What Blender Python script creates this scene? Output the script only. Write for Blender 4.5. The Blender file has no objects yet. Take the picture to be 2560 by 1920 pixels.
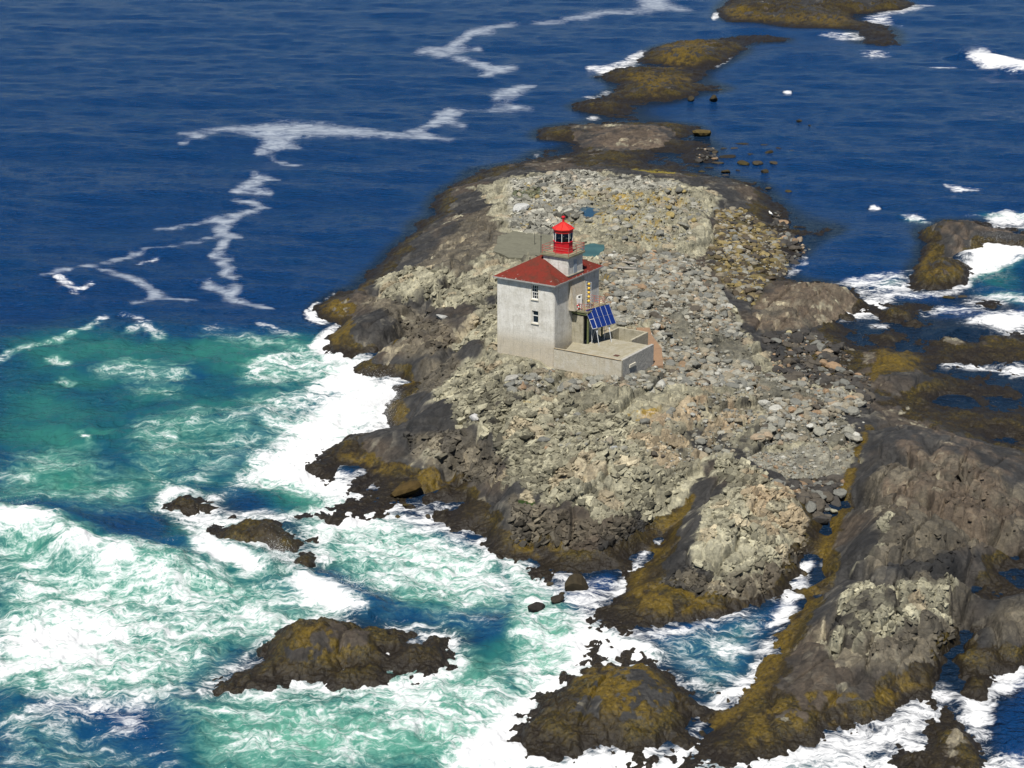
import bpy, bmesh, math, random
import numpy as np

# ---------------------------------------------------------------- camera, light, exposure
SC = bpy.context.scene
CAM_H, F, PITCH = 76.0, 4400.0, 0.3159171          # metres, focal length in photo pixels, radians below level
CP, SP = math.cos(PITCH), math.sin(PITCH)
cd = bpy.data.cameras.new("camera"); cam = bpy.data.objects.new("camera", cd)
SC.collection.objects.link(cam)
cam.location = (0, 0, CAM_H); cam.rotation_euler = (math.pi / 2 - PITCH, 0, 0)
cd.sensor_width = 36.0; cd.lens = F / 2560 * 36.0; cd.clip_start = 1.0; cd.clip_end = 60000.0
SC.camera = cam

SUN_EL = math.radians(62.0); SUN_AZ = (-0.25, -0.968)
w = bpy.data.worlds.new("World"); SC.world = w; w.use_nodes = True
wn = w.node_tree.nodes; bg = wn["Background"]
sky = wn.new("ShaderNodeTexSky"); sky.sky_type = 'NISHITA'; sky.sun_disc = False
sky.sun_elevation = SUN_EL; sky.sun_rotation = math.atan2(SUN_AZ[0], SUN_AZ[1])
sky.air_density = 0.8; sky.dust_density = 0.05; sky.ozone_density = 6.0
w.node_tree.links.new(sky.outputs[0], bg.inputs[0]); bg.inputs[1].default_value = 0.05
sl = bpy.data.lights.new("sun", 'SUN'); sl.energy = 5.0; sl.angle = math.radians(0.5); sl.color = (1.0, 0.96, 0.88)
so = bpy.data.objects.new("sun", sl); SC.collection.objects.link(so)
so.rotation_euler = (math.pi / 2 - SUN_EL, 0, math.atan2(SUN_AZ[0], -SUN_AZ[1]))
so.location = (0, 0, 200)
SC.view_settings.view_transform = 'Standard'; SC.view_settings.look = 'None'
SC.view_settings.exposure = 0.3; SC.view_settings.gamma = 1.0
SC.render.engine = 'CYCLES'
SC.cycles.max_bounces = 6; SC.cycles.diffuse_bounces = 2; SC.cycles.glossy_bounces = 3
SC.cycles.caustics_reflective = False; SC.cycles.caustics_refractive = False
SC.cycles.use_denoising = True

RNG = np.random.default_rng(11)
R = random.Random(5)

# ---------------------------------------------------------------- survey: a sighting (u, v) in the photo at height z -> a place on the ground
def at(u, v, z=0.0):
    u = np.asarray(u, float); v = np.asarray(v, float); z = np.asarray(z, float)
    a = (u - 1280) / F; c = -(v - 960) / F
    dy = CP + c * SP; dz = -SP + c * CP
    t = (z - CAM_H) / dz
    return np.stack([a * t, dy * t, z + 0 * t], -1)
FR = {'D': (0, 0, .8641), 'A': (0, 0, 1.728), 'B': (1280, 0, 1.728), 'C': (0, 960, 1.728), 'E': (1280, 960, 1.728),
      'W': (640, 640, 3.456), 'K': (1280, 240, 3.456), 'Z': (1920, 480, 3.456), 'H': (1200, 500, 3.456)}
def px(s):                                           # "A 10,20 30,40 B 5,6 ..." -> list of (u, v, extra...)
    out = []; fr = 'D'
    for tok in s.split():
        if tok in FR: fr = tok; continue
        q = [float(x) for x in tok.split(',')]
        ox, oy, k = FR[fr]
        out.append((ox + q[0] / k, oy + q[1] / k) + tuple(q[2:]) + (1 / k,))
    return out
def ground(s, z=0.0):                                # polygon at one height
    p = px(s); return np.array([at(q[0], q[1], z)[:2] for q in p])
def spots(s):                                        # points with a height each
    return np.array([at(q[0], q[1], q[2]) for q in px(s)])

HX, HY, HZ, HYAW = -1.94554, 225.24028, 7.0, 0.5677966
E1 = np.array([math.cos(HYAW), -math.sin(HYAW)]); E2 = np.array([math.sin(HYAW), math.cos(HYAW)])
def house(u, v, z): return np.array([HX + E1[0] * u + E2[0] * v, HY + E1[1] * u + E2[1] * v, HZ + z])

# ---------------------------------------------------------------- noise
def hash2(i, j, s=0):
    h = (i.astype(np.int64) * 374761393 + j.astype(np.int64) * 668265263 + s * 974634533) & 0xFFFFFFFF
    h = ((h ^ (h >> 13)) * 1274126177) & 0xFFFFFFFF
    h = ((h ^ (h >> 16)) * 2246822519) & 0xFFFFFFFF
    return ((h ^ (h >> 15)) & 0xFFFFFF).astype(np.float32) / np.float32(0xFFFFFF)
def vnoise(x, y, s=0):
    i = np.floor(x); j = np.floor(y); fx = (x - i).astype(np.float32); fy = (y - j).astype(np.float32)
    fx = fx * fx * fx * (fx * (fx * 6 - 15) + 10); fy = fy * fy * fy * (fy * (fy * 6 - 15) + 10)
    a = hash2(i, j, s); b = hash2(i + 1, j, s); c = hash2(i, j + 1, s); d = hash2(i + 1, j + 1, s)
    return (a + (b - a) * fx) * (1 - fy) + (c + (d - c) * fx) * fy
def fbm(x, y, o=4, s=0, g=0.5):
    t = 0; a = 1.0; n = 0
    for k in range(o):
        t = t + a * vnoise(x * 2 ** k + 17.3 * k, y * 2 ** k - 9.1 * k, s + k); n += a; a *= g
    return t / n
def sstep(a, b, x):
    t = np.clip((x - a) / (b - a), 0, 1); return t * t * (3 - 2 * t)
def blocks(x, y, size, ax, stretch, s, tilt, step):
    """fractured rock: every cell of a stretched Worley pattern is a tilted facet; returns height, cell value, crack closeness"""
    c, d = math.cos(ax), math.sin(ax)
    p = (x * c + y * d) / (size * stretch); q = (-x * d + y * c) / size
    wx = fbm(p * .7, q * .7, 2, s + 50) - .5; wy = fbm(p * .7 + 31, q * .7, 2, s + 60) - .5
    p = p + wx * .8; q = q + wy * .8
    i0 = np.floor(p); j0 = np.floor(q)
    f1 = np.full(x.shape, 9., np.float32); f2 = f1.copy(); H = np.zeros_like(f1); V = np.zeros_like(f1)
    for di in (-1, 0, 1):
        for dj in (-1, 0, 1):
            i = i0 + di; j = j0 + dj
            ox = i + .1 + .8 * hash2(i, j, s) - p; oy = j + .1 + .8 * hash2(i, j, s + 1) - q
            dd = np.sqrt(ox * ox + oy * oy).astype(np.float32)
            hh = (hash2(i, j, s + 2) - .5) * step - ((hash2(i, j, s + 3) - .5) * ox * stretch + (hash2(i, j, s + 4) - .5) * oy) * tilt * 2 * size
            m = dd < f1
            f2 = np.where(m, f1, np.minimum(f2, dd)); H = np.where(m, hh, H); V = np.where(m, hash2(i, j, s + 5), V); f1 = np.where(m, dd, f1)
    return H.astype(np.float32), V, f2 - f1

# ---------------------------------------------------------------- land outlines (water line) and heights
MAIN = ground("B 140,552 350,538 520,534 700,536 800,543 775,575 740,600 830,615 860,690 780,715 760,742 870,760 1000,785 1090,800 1050,815 1120,860 1170,900 1160,950 "
 "1130,965 1190,1030 1270,1075 1240,1110 1180,1170 1190,1198 1235,1218 1350,1218 1440,1243 1500,1280 1515,1305 1440,1340 1450,1360 1390,1385 1420,1400 1480,1430 1470,1480 "
 "1555,1475 1560,1440 1600,1432 1650,1432 1750,1450 1755,1480 1800,1452 1900,1422 2060,1420 2120,1450 2212,1440 2500,1450 2500,1585 2212,1585 2100,1612 1950,1578 1850,1582 "
 "1830,1605 1900,1600 2000,1640 2120,1655 E 2300,40 2300,225 2212,222 2080,222 2060,245 2500,330 2500,700 2212,790 2110,812 2060,888 2078,942 2120,925 2212,890 2400,850 2500,1150 2212,1200 2110,1206 "
 "2070,1250 2090,1330 2010,1360 1945,1350 1960,1420 2010,1560 2040,1760 1730,1760 1790,1560 1840,1400 1850,1335 1750,1340 1690,1370 1620,1440 1500,1470 1380,1500 1290,1560 1200,1600 1090,1640 1000,1700 "
 "730,1720 740,1640 800,1540 815,1480 880,1430 1000,1330 1060,1260 1080,1190 1130,1100 1200,1000 1270,880 1305,740 1340,640 1370,600 1320,690 1310,735 1240,765 1255,800 1180,900 1130,930 1060,960 900,1005 760,1030 600,1050 "
 "480,1085 380,1085 335,1050 400,970 480,900 540,790 600,710 630,670 600,690 520,775 470,825 350,815 210,820 100,835 100,765 0,740 C 2140,740 2100,690 2110,650 2070,630 1950,620 1930,560 "
 "2000,505 1900,500 1810,500 1720,520 1650,545 1600,500 1620,440 1530,430 1540,400 1420,380 1330,350 1400,290 1460,255 1560,215 1690,190 1665,150 1665,105 1700,60 1720,20 A 1740,1640 "
 "1660,1659 1600,1630 1540,1580 1560,1540 1500,1550 1440,1545 1420,1490 1465,1410 1430,1390 1380,1365 1375,1315 1460,1265 1540,1250 1590,1185 1640,1140 1690,1080 1740,1040 1790,1005 1795,965 1890,925 "
 "1870,890 1890,850 1970,790 2050,738 2150,715 B 0,705 60,690 120,655 200,648 250,635 220,605 110,582")
ISLETS = {
 'north': ground("B 890,45 890,75 950,95 1060,95 1120,110 1220,125 1330,125 1450,130 1530,160 1525,190 1600,195 1670,195 1660,150 1620,110 1540,95 1480,90 1490,60 1590,50 1700,40 1745,25 1700,-5 1600,-20 1400,-30 1150,-32 950,-15"),
 'chain': ground("B 500,290 560,240 620,205 720,182 860,172 990,172 1020,215 930,265 870,290 810,300 830,330 790,360 915,375 910,395 830,400 740,420 660,440 600,440 490,455 490,500 420,510 350,490 260,470 280,445 350,430 430,400 450,360 370,335 440,300"),
 'tail': ground("B 930,160 1010,152 1100,153 1200,165 1180,180 1050,180 1020,186"),
 'dome': ground("E -5,1455 60,1400 200,1310 290,1240 330,1200 480,1215 590,1215 680,1260 740,1305 860,1350 850,1400 790,1440 810,1500 740,1560 690,1600 620,1665 600,1640 610,1570 540,1600 480,1560 430,1590 350,1610 240,1590 200,1640 100,1620 30,1560"),
 'ledge': ground("E 320,1150 360,1120 420,1130 520,1125 600,1150 590,1190 480,1195 350,1185"),
 'surf': ground("C 1130,1150 1200,1085 1290,1030 1450,1030 1600,1065 1800,1085 1980,1105 1940,1130 1940,1190 1880,1270 1740,1290 1700,1240 1640,1220 1480,1310 1370,1305 1270,1290 1180,1335 1050,1340 910,1310 960,1270 1130,1200"),
 'outer': ground("C 880,640 960,600 1070,582 1200,590 1270,612 1250,630 1320,660 1340,690 1400,690 1300,715 1150,720 1000,710 960,685 890,660"),
 'low': ground("C 1230,740 1350,730 1400,760 1350,800 1290,820 1250,780"),
 'awash': ground("C 700,540 730,490 800,470 900,500 930,540 850,555 760,560"),
 'slick': ground("C 1370,575 1430,545 1500,530 1550,550 1480,580 1420,600"),
 'east': ground("B 1730,1190 1740,1150 1800,1050 1818,985 1850,958 1950,955 2040,960 2080,985 2212,992 2400,1000 2400,1060 2212,1060 2150,1045 1990,1070 1960,1130 1970,1190 1920,1230 1840,1255 1760,1250 1735,1215"),
 'weedy': ground("Z 1000,1110 1040,1020 1130,965 1300,965 1400,980 1380,1010 1280,1060 1200,1110 1080,1145"),
 'knob': ground("Z 1195,1170 1200,1120 1260,1085 1330,1115 1390,1150 1330,1180"),
 'flat': ground("Z 330,400 370,315 500,308 600,322 590,345 480,380 430,410"),
 'far': ground("Z 1760,960 1850,935 2030,962 2040,1000 1950,1010 1850,990"),
}
H = spots("B 140,549,.4 350,534,1 520,530,1.3 700,531,1.3 K 300,330,1 500,300,1.6 800,420,1.8 1100,330,1.8 700,280,1.6 1400,300,1.2 1300,505,-.3 1350,530,-.3 1200,590,-.2 1100,560,.6 1450,610,.5 500,480,-.3 440,510,-.2 1600,500,.4 1650,420,.4 1000,480,1.2 700,470,1.3 "
 "300,560,1 600,560,1.2 0,640,1.6 300,640,2.2 1000,640,1.4 1300,640,1.2 1500,680,1.5 1800,700,2 2050,790,1.6 2150,900,.9 "
 "0,715,4 400,660,4.4 800,670,4.4 1200,705,4.4 1500,725,4.2 1800,790,3.3 2000,900,2 600,900,5.3 1200,900,5.3 300,1100,6 1000,1150,6 1500,1100,5 1700,1200,4 1900,1300,2.5 1800,1500,3 1500,1450,4.8 1200,1500,5.2 900,1500,5.5 900,1300,5.8 "
 "A 2000,800,2.3 1950,880,1.8 2100,830,3.5 1900,950,2.3 2050,960,4.5 1850,1010,2.3 1800,1040,2 2000,1040,4.5 2150,1040,5.5 1700,1180,3.2 1780,1160,4.3 1950,1160,6 1660,1230,2.7 1800,1220,4.8 1850,1290,3.3 1950,1220,5 "
 "1450,1290,1.8 1550,1258,2.4 1640,1275,3.1 1600,1330,3 1700,1330,3.4 1750,1430,1.9 1900,1320,4.5 2100,1210,6.5 2140,1300,6.5 1470,1440,1.4 1550,1400,3 1640,1410,3 1680,1460,1.9 1620,1490,1.1 1580,1560,1.4 1680,1500,3 1790,1440,4.2 1880,1400,4.5 2000,1380,5.2 "
 "1800,1560,3 1900,1500,4.2 1980,1430,4.5 1800,1640,1 1950,1560,2.9 2100,1450,5.3 1830,1655,2.4 1950,1610,4 2080,1560,5.5 2140,1500,6.7 "
 "C 1740,70,2 1850,60,4 1950,0,4.5 2100,50,6 2212,20,6.4 1720,180,1.1 2000,185,4.1 1500,245,.9 1600,210,2.1 1740,198,3.5 1900,193,4.2 2050,182,5 2150,200,5.5 1600,280,1.4 1750,290,2 1900,300,2.8 2000,280,3.2 2050,270,2.5 2150,300,3.5 1850,400,1.2 2000,400,1.2 1900,460,.7 2100,400,2.5 "
 "2180,480,2.5 2050,560,1.1 2150,620,1.2 E 0,420,4.3 100,560,2.8 0,640,1.6 200,700,1.1 400,720,1.2 100,300,5.5 300,300,5.5 500,350,5 300,500,4.2 500,600,2.6 400,620,2.6 620,520,2.3 650,450,3 750,380,3.2 700,300,4.2 200,100,6 500,100,6 800,100,5.2 900,200,4.2 860,290,3.1 "
 "1000,200,4.2 1050,100,4.6 1200,150,3.8 1300,230,2.8 1400,150,3.1 1500,80,2.8 1150,300,2.5 1350,330,1.8 1250,400,1.5 1200,430,1.5 1330,470,.9 1300,560,.4 1390,520,-.15 "
 "B 700,1500,4.8 800,1300,4.6 700,1150,5 900,1450,4 1000,1350,3 950,1250,2.9 1000,1100,2 1100,1050,.9 1050,950,1.5 900,1000,3.5 1000,1500,2.9 1100,1600,2.6 1000,1600,3.5 1300,1600,1.7 1450,1620,1.2 1500,1550,.8 1350,1500,1.3 1400,1450,.8 1450,1560,.8 "
 "1230,1225,2.7 1350,1226,2.9 1440,1258,2.3 1150,1280,2.8 1200,1350,3 1300,1290,3.4 1400,1300,2.5 1080,1330,2.5 1100,1420,2.2 1250,1420,1.9 1350,1360,1.3 1620,1445,.9 1570,1530,1.1 1650,1530,1.8 1750,1505,-.25 1690,1500,-.2 1480,1455,-.3 1540,1620,1.2 1640,1620,2.4 1800,1640,1.8 "
 "1900,1460,1 2050,1450,1 1950,1525,.7 2100,1500,.8 2000,1482,-.2 1880,1545,.6 E 1700,40,1.1 1600,100,1.5 1780,100,.9 1850,60,-.2 1950,75,-.3 2150,100,-.2 2000,30,.3 1750,155,1.1 1900,145,.9 2100,150,.8 2200,165,.7 2000,195,.7 "
 "1560,180,2.4 1490,290,1.9 1450,400,1.4 1405,480,.7 1700,180,4.8 1850,196,4.8 2000,238,4.3 2100,285,3.6 2212,345,2.8 1600,250,4.2 1700,300,5 1900,300,4.9 2100,400,3.6 2212,500,2.3 1550,400,3.7 1700,400,5 1900,420,4.6 1650,480,4.7 1780,500,4.4 1480,550,2.5 1560,560,4.1 "
 "1630,570,5 1800,620,4.4 2000,600,3.6 2150,650,2.2 2212,730,.8 1420,700,2 1500,720,3.9 1600,650,4.7 1700,750,3.8 1900,760,3.1 2050,800,1.3 1380,830,1.8 1440,830,3 1550,840,4.6 1700,830,4.9 1850,830,4.5 1960,880,3.3 2035,935,1.3 1320,950,1.4 1400,950,3.4 1500,930,4.7 1650,950,4.4 1800,980,3.7 "
 "1950,1000,1.6 1260,1100,1.2 1350,1080,2.9 1450,1100,3.6 1600,1100,3.3 1750,1100,2.5 1850,1150,1.2 1200,1220,1.4 1300,1230,2.2 1450,1220,2.3 1600,1230,1.9 1750,1250,1.3 1100,1350,1 1200,1350,1.5 1400,1350,1.5 1550,1350,1.3 1000,1450,.9 1150,1480,1 1300,1450,1.1 900,1560,.6 1000,1580,.7 "
 "2060,975,2 2130,915,2.8 2212,890,3.4 2000,1060,1.7 2100,1050,2.8 2200,1000,3.4 2000,1150,1.5 2100,1140,1.7 2200,1120,1.9 1990,1280,.8 1900,1500,1.4 1890,1650,1.2 1965,1050,.6 1935,1140,.3 1900,1230,.6 "
 "905,322,4.3 1000,340,4.5 850,400,3.9 800,560,3.8 1000,450,4.8 1050,600,4.4 900,700,4.1 700,740,2.9 1150,470,3.6 1240,540,2.4 1270,650,1.3 850,900,1.4 600,940,1.2 450,1000,.6 1000,830,2.4 1150,800,1.8 1200,720,1.8 830,390,3 720,540,1.3 640,690,.3 760,480,2.2 660,800,1.6 560,860,.9 "
 "B 1000,20,3.4 1200,5,4.4 1400,60,2.4 1500,10,4.2 1600,140,1 1650,20,2 1100,70,1.6 1300,90,1.4 770,170,3 650,205,2.6 900,168,2.6 700,230,2.6 850,230,2.2 560,290,2 650,330,2 500,390,1.6 700,380,2 360,450,1.2 440,440,1.6 600,285,-.3 680,288,-.2 1000,158,.5 1120,160,.6 "
 "E 560,1215,2.3 450,1260,2.4 600,1300,2.6 400,1400,2.1 650,1420,1.5 200,1450,1.2 500,1500,1.2 750,1360,1.2 550,1400,2 100,1500,.7 450,1150,.4 C 1300,1038,2.3 1450,1060,2.4 1300,1150,2.1 1600,1120,1.6 1800,1110,1.1 1180,1220,1 1500,1230,1 1000,1300,.4 1850,1210,.5 1420,1275,.7 1600,1225,.6 1880,1190,.6 1560,1197,.35 1680,1158,.1 1800,1142,-.3 1460,1228,.2 1700,1088,1.4 1880,1098,.8 1550,1085,2.1 1620,1135,1.0 1400,1100,2.3 "
 "1080,597,1.5 1180,600,1.3 1150,650,1.3 1250,680,1.0 980,645,1.2 1320,755,1.0 1270,770,.8 800,515,.45 870,530,.3 1460,555,1.0 "
 "B 1850,958,3.1 1970,953,3.1 2100,990,3 1900,1010,3.2 1850,1100,2.6 1800,1180,1.6 1900,1180,1.6 2000,1040,2.3 2180,1005,3 2300,1020,3 Z 1130,985,1.2 1230,1030,1.1 1070,1080,.7 1270,1110,.8 430,350,.15 1900,970,.4")
H = np.concatenate([H, spots("E 1262,830,-1 1230,900,-1.2 1180,1010,-1.4 1110,1070,-1.4 1000,1130,-1.6 900,1110,-1.5 780,1120,-1.5 650,1150,-1.4 980,1240,-1.5 880,1320,-1.2 760,1240,-1.2 545,765,-.9 440,865,-1.1 385,905,-1.2 1300,770,-.6 840,1410,-.8 1385,560,-.35 1350,650,-.3 C 1430,740,-1 1500,420,-1.2 1350,500,-1.2")])
HH = np.array([house(*q) for q in [(0, 0, 0), (4, 0, 0), (8.8, 0, 0), (-2, 5, -.1), (0, 12, -.3), (4, 5, -.5), (8.8, 14, -1.1), (14, -.6, -.45), (18.95, -.3, -.76), (19.3, 4, -1.4), (19.2, 8.8, -2.0), (14, 4, -1.4), (13, 14, -1.6), (9, 24, -1.3), (13, 20.5, -1.6), (17.5, 11.5, -2.2), (-6, 2, .1), (-4, 14, -.1), (4, -5, -.4), (12, -5, -.8), (4, 20, -.8)]])
def densify(P, step):
    o = []
    for a, b in zip(P, np.roll(P, -1, 0)):
        n = max(1, int(np.linalg.norm(b - a) / step))
        o += [a + (b - a) * k / n for k in range(n)]
    return np.array(o)
def inside(P, x, y):
    r = np.zeros(x.shape, bool)
    for (x0, y0), (x1, y1) in zip(P, np.roll(P, -1, 0)):
        if y0 == y1: continue
        m = ((y0 > y) != (y1 > y)); r ^= m & (x < (x1 - x0) * (y - y0) / (y1 - y0) + x0)
    return r
def sdist(P, x, y):                                   # signed distance, positive inside
    d = np.full(x.shape, 1e9, np.float32)
    for a, b in zip(P, np.roll(P, -1, 0)):
        e = b - a; L = float(e @ e) + 1e-9
        t = np.clip(((x - a[0]) * e[0] + (y - a[1]) * e[1]) / L, 0, 1)
        d = np.minimum(d, (x - a[0] - t * e[0]) ** 2 + (y - a[1] - t * e[1]) ** 2)
    d = np.sqrt(d); return np.where(inside(P, x, y), d, -d)
LANDS = [MAIN] + list(ISLETS.values())
coast = np.concatenate([densify(P, 7.0) for P in LANDS])
gy = np.concatenate([np.arange(80, 330, 9.0), np.arange(330, 900, 22.0)])
sea_pts = []
for yy in gy:
    dd = yy * CP + CAM_H * SP
    xs = np.arange(-.36 * dd, .36 * dd, 9.0 if yy < 330 else 20.0)
    q = np.max([sdist(P, xs, np.full_like(xs, yy)) for P in LANDS], 0)
    for xx, s in zip(xs, q):
        if s < -4: sea_pts.append((xx, yy, -min(4.0, .35 * -s + .4)))
CTRL = np.concatenate([np.c_[coast, np.zeros(len(coast))], H, HH, np.array(sea_pts)])
_, keep = np.unique(np.round(CTRL[:, :2] / .6), axis=0, return_index=True); CTRL = CTRL[np.sort(keep)]
DD = np.sqrt(((CTRL[:, None, :2] - CTRL[None, :, :2]) ** 2).sum(-1) + .5)
CW = np.linalg.solve(DD - .12 * np.eye(len(CTRL)), CTRL[:, 2])
def base_height(x, y):
    sh = x.shape; X = x.ravel(); Y = y.ravel(); o = np.empty(len(X), np.float32)
    for k in range(0, len(X), 4096):
        d = np.sqrt((X[k:k + 4096, None] - CTRL[None, :, 0]) ** 2 + (Y[k:k + 4096, None] - CTRL[None, :, 1]) ** 2 + .5)
        o[k:k + 4096] = d @ CW
    return o.reshape(sh)

# ---------------------------------------------------------------- survey grid: rows of constant distance, columns fanned out with distance
def row_y(v): return at(1280, np.asarray(v), 0)[..., 1]
def depth(y): return y * CP + CAM_H * SP
class Grid:
    def __init__(s, us, vs):
        s.k = (np.asarray(us) - 1280) / F; s.y = row_y(np.asarray(vs))
        s.X = s.k[None, :] * depth(s.y)[:, None]; s.Y = np.repeat(s.y[:, None], len(s.k), 1)
def upsample(C, ny, nx):
    cy, cx = C.shape; fy = np.linspace(0, cy - 1, ny); fx = np.linspace(0, cx - 1, nx)
    i = np.minimum(fy.astype(int), cy - 2); j = np.minimum(fx.astype(int), cx - 2); ty = (fy - i)[:, None]; tx = (fx - j)[None]
    A = C[i]; B = C[i + 1]; M = A * (1 - ty) + B * ty
    return (M[:, j] * (1 - tx) + M[:, j + 1] * tx).astype(np.float32)
TNX, TNY = 1280, 1700
TU = np.linspace(-230, 2790, TNX); TV = np.linspace(2150, -120, TNY)
T = Grid(TU, TV)
CG = Grid(np.linspace(-230, 2790, 260), np.linspace(2150, -120, 380))
# (coarse base heights are laid on the same fan so that they upsample exactly)
HB0 = base_height(CG.X, CG.Y)
HB = upsample(HB0, TNY, TNX)
def sample(A, grid_v0, grid_v1, x, y):
    """value of the terrain-grid array A at world x, y"""
    x = np.asarray(x, float); y = np.asarray(y, float)
    c = (x / depth(y)); u = c * F + 1280
    d = np.arctan2(CAM_H, y) ; v = 960 + F * np.tan(d - PITCH)
    fi = np.clip((v - grid_v0) / (grid_v1 - grid_v0) * (A.shape[0] - 1), 0, A.shape[0] - 1.001); fj = np.clip((u + 230) / 3020 * (A.shape[1] - 1), 0, A.shape[1] - 1.001)
    i = fi.astype(int); j = fj.astype(int); a = fi - i; b = fj - j
    return (A[i, j] * (1 - a) + A[i + 1, j] * a) * (1 - b) + (A[i, j + 1] * (1 - a) + A[i + 1, j + 1] * a) * b
def onto(u, v):                                       # follow a sighting down to the land
    zz = 3.0
    for _ in range(14):
        p = at(u, v, zz); h = max(0.0, float(sample(HB0, 2150, -120, p[0], p[1]))); zz = .5 * zz + .5 * h
    return at(u, v, zz)
def area(s): return np.array([onto(q[0], q[1])[:2] for q in px(s)])

# ---------------------------------------------------------------- rock kinds by area
LIGHT = [area("D 1015,402 1070,388 1130,376 1290,370 1400,378 1480,392 1560,422 1540,450 1530,480 1545,520 1500,560 1530,600 1550,640 1600,680 1620,740 1700,790 1770,830 1800,880 1850,930 1850,1000 1760,1010 1640,985 1560,985 1520,1010 1490,1060 1440,1110 1380,1135 1300,1120 1250,1090 1150,1060 1080,1035 1100,1000 1080,980 1040,940 1000,925 960,905 985,850 1010,820 1040,790 1045,735 1030,700 1060,660 1020,630 1060,580 1050,540 1090,520 1070,470 1050,430"),
 area("W 1010,200 1200,150 1450,110 1700,120 1660,210 1560,280 1400,370 1280,370 1100,330"), area("W 1500,330 1650,230 1800,130 2080,120 2080,430 1900,470 1760,420 1600,440"),
 area("W 1700,700 1900,480 2080,440 2080,800 1850,760"), area("W 1740,1000 1850,850 2080,820 2212,1100 2212,1450 1850,1450 1560,1230 1600,1100"), area("W 1700,60 1850,0 2212,0 2212,90 1900,90"),
 area("E 880,335 1000,325 1100,380 1200,460 1260,560 1280,640 1200,710 1050,780 920,820 820,840 790,770 820,620 870,500 900,400"),
 area("E 1620,560 1690,560 1650,640 1570,720 1480,765 1540,680"), area("E 1460,870 1600,830 1780,830 1900,830 1950,880 1900,960 1740,1010 1600,1040 1500,1110 1390,1120 1400,1000")]
TAN = [area("E 600,60 900,60 1100,60 1080,130 960,200 900,290 780,380 700,400 560,300 480,200"), area("E 1000,350 1200,430 1280,560 1270,640 1100,680 1000,560"), area("B 420,1250 700,1220 900,1250 900,1310 700,1290 500,1290")]
MIDROCK = [area("E 1500,420 1700,290 2000,320 2230,480 2230,640 2000,700 1800,760 1500,810 1560,640 1600,540"), area("E 1420,920 1500,850 1900,840 2040,920 1950,1060 1850,1150 1700,1230 1450,1200 1350,1090"), area("E 640,860 760,760 900,800 1200,700 1290,660 1200,800 1100,900 850,920"), area("E 0,480 150,560 400,600 600,480 620,560 480,680 200,700 0,660"),
 area("C 1750,200 2000,190 2150,210 2212,300 2100,420 1950,330 1800,300"), area("W 1000,330 1300,360 1420,420 1350,560 1100,500 950,420"), area("W 1250,640 1500,540 1700,640 1600,860 1400,880 1200,800"), area("W 1400,900 1700,820 1800,1000 1560,1160 1300,1200"), area("E 2040,960 2200,900 2230,1100 2050,1180"), area("B 1060,1300 1230,1235 1440,1255 1490,1300 1380,1370 1250,1410 1100,1430"), area("D 1100,560 900,640 880,600 960,520 1060,430 1080,470 1100,520")]
OLIVE = area("B 880,900 1000,900 1130,1000 1200,1100 1180,1180 1090,1230 1050,1300 980,1290 900,1190 840,1120 890,1010")
GRAVEL = area("E 1000,290 1300,270 1480,290 1460,370 1360,400 1200,400 1080,350")
WHITE = [area("K 0,730 400,650 800,670 1200,700 1500,740 1300,800 900,820 500,800 0,880"), area("K 0,900 400,800 650,960 560,1080 300,1200 0,1180")]
COBBLE = [area("B 380,1280 560,1180 640,1080 830,1130 920,1290 1000,1450 1080,1620 E 1500,60 1520,180 1480,270 1200,260 1050,240 1100,100 1000,20 700,0 480,20 B 560,1500 620,1400 460,1400"), area("K 750,1400 900,1350 1300,1300 1500,1350 1600,1450 1400,1659 760,1659")]
BROWNROCK = [area("B 1060,1290 1230,1225 1440,1245 1500,1300 1380,1380 1250,1420 1100,1440 1030,1400"), area("E 1700,180 1850,195 2100,290 2212,350 2212,600 2000,600 1700,540 1600,400 1640,300"), area("K 500,300 1300,260 1450,340 1300,430 900,480 600,450"), area("B 1840,1000 2000,960 2212,1010 2212,1030 1990,1040 1940,1110 1840,1110")]
ALGAE = [area("E 20,490 100,480 115,540 20,545"), area("K 0,830 120,800 260,820 250,860 60,900 0,900")]
LICHEN = [area(s) for s in ("K 470,830 560,880 700,850 720,900 640,920 540,890", "K 820,800 950,830 1030,870 1010,910 880,900 840,870", "K 870,950 1060,930 1080,1010 960,1010", "K 1050,820 1120,800 1150,870 1240,820 1300,840 1240,920 1100,920", "K 770,1010 830,1010 820,1080 770,1080", "K 960,1030 1100,1030 1120,1100 1000,1080", "K 1180,980 1240,980 1240,1020 1190,1020", "K 1120,1080 1280,1080 1240,1180 1200,1160", "K 1110,1210 1260,1210 1280,1290 1180,1280", "K 480,1050 560,1080 550,1120 480,1100", "K 1400,900 1480,910 1470,950 1410,950", "K 1290,1040 1350,1060 1330,1100", "K 780,1560 870,1580 860,1600 780,1600", "K 980,1570 1090,1590 1060,1610 1000,1610", "E 500,100 640,80 600,130 540,130", "E 30,80 90,80 80,110")]
YWEED = area("K 960,590 1100,590 1300,610 1480,630 1450,670 1200,660 1000,640")
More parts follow.
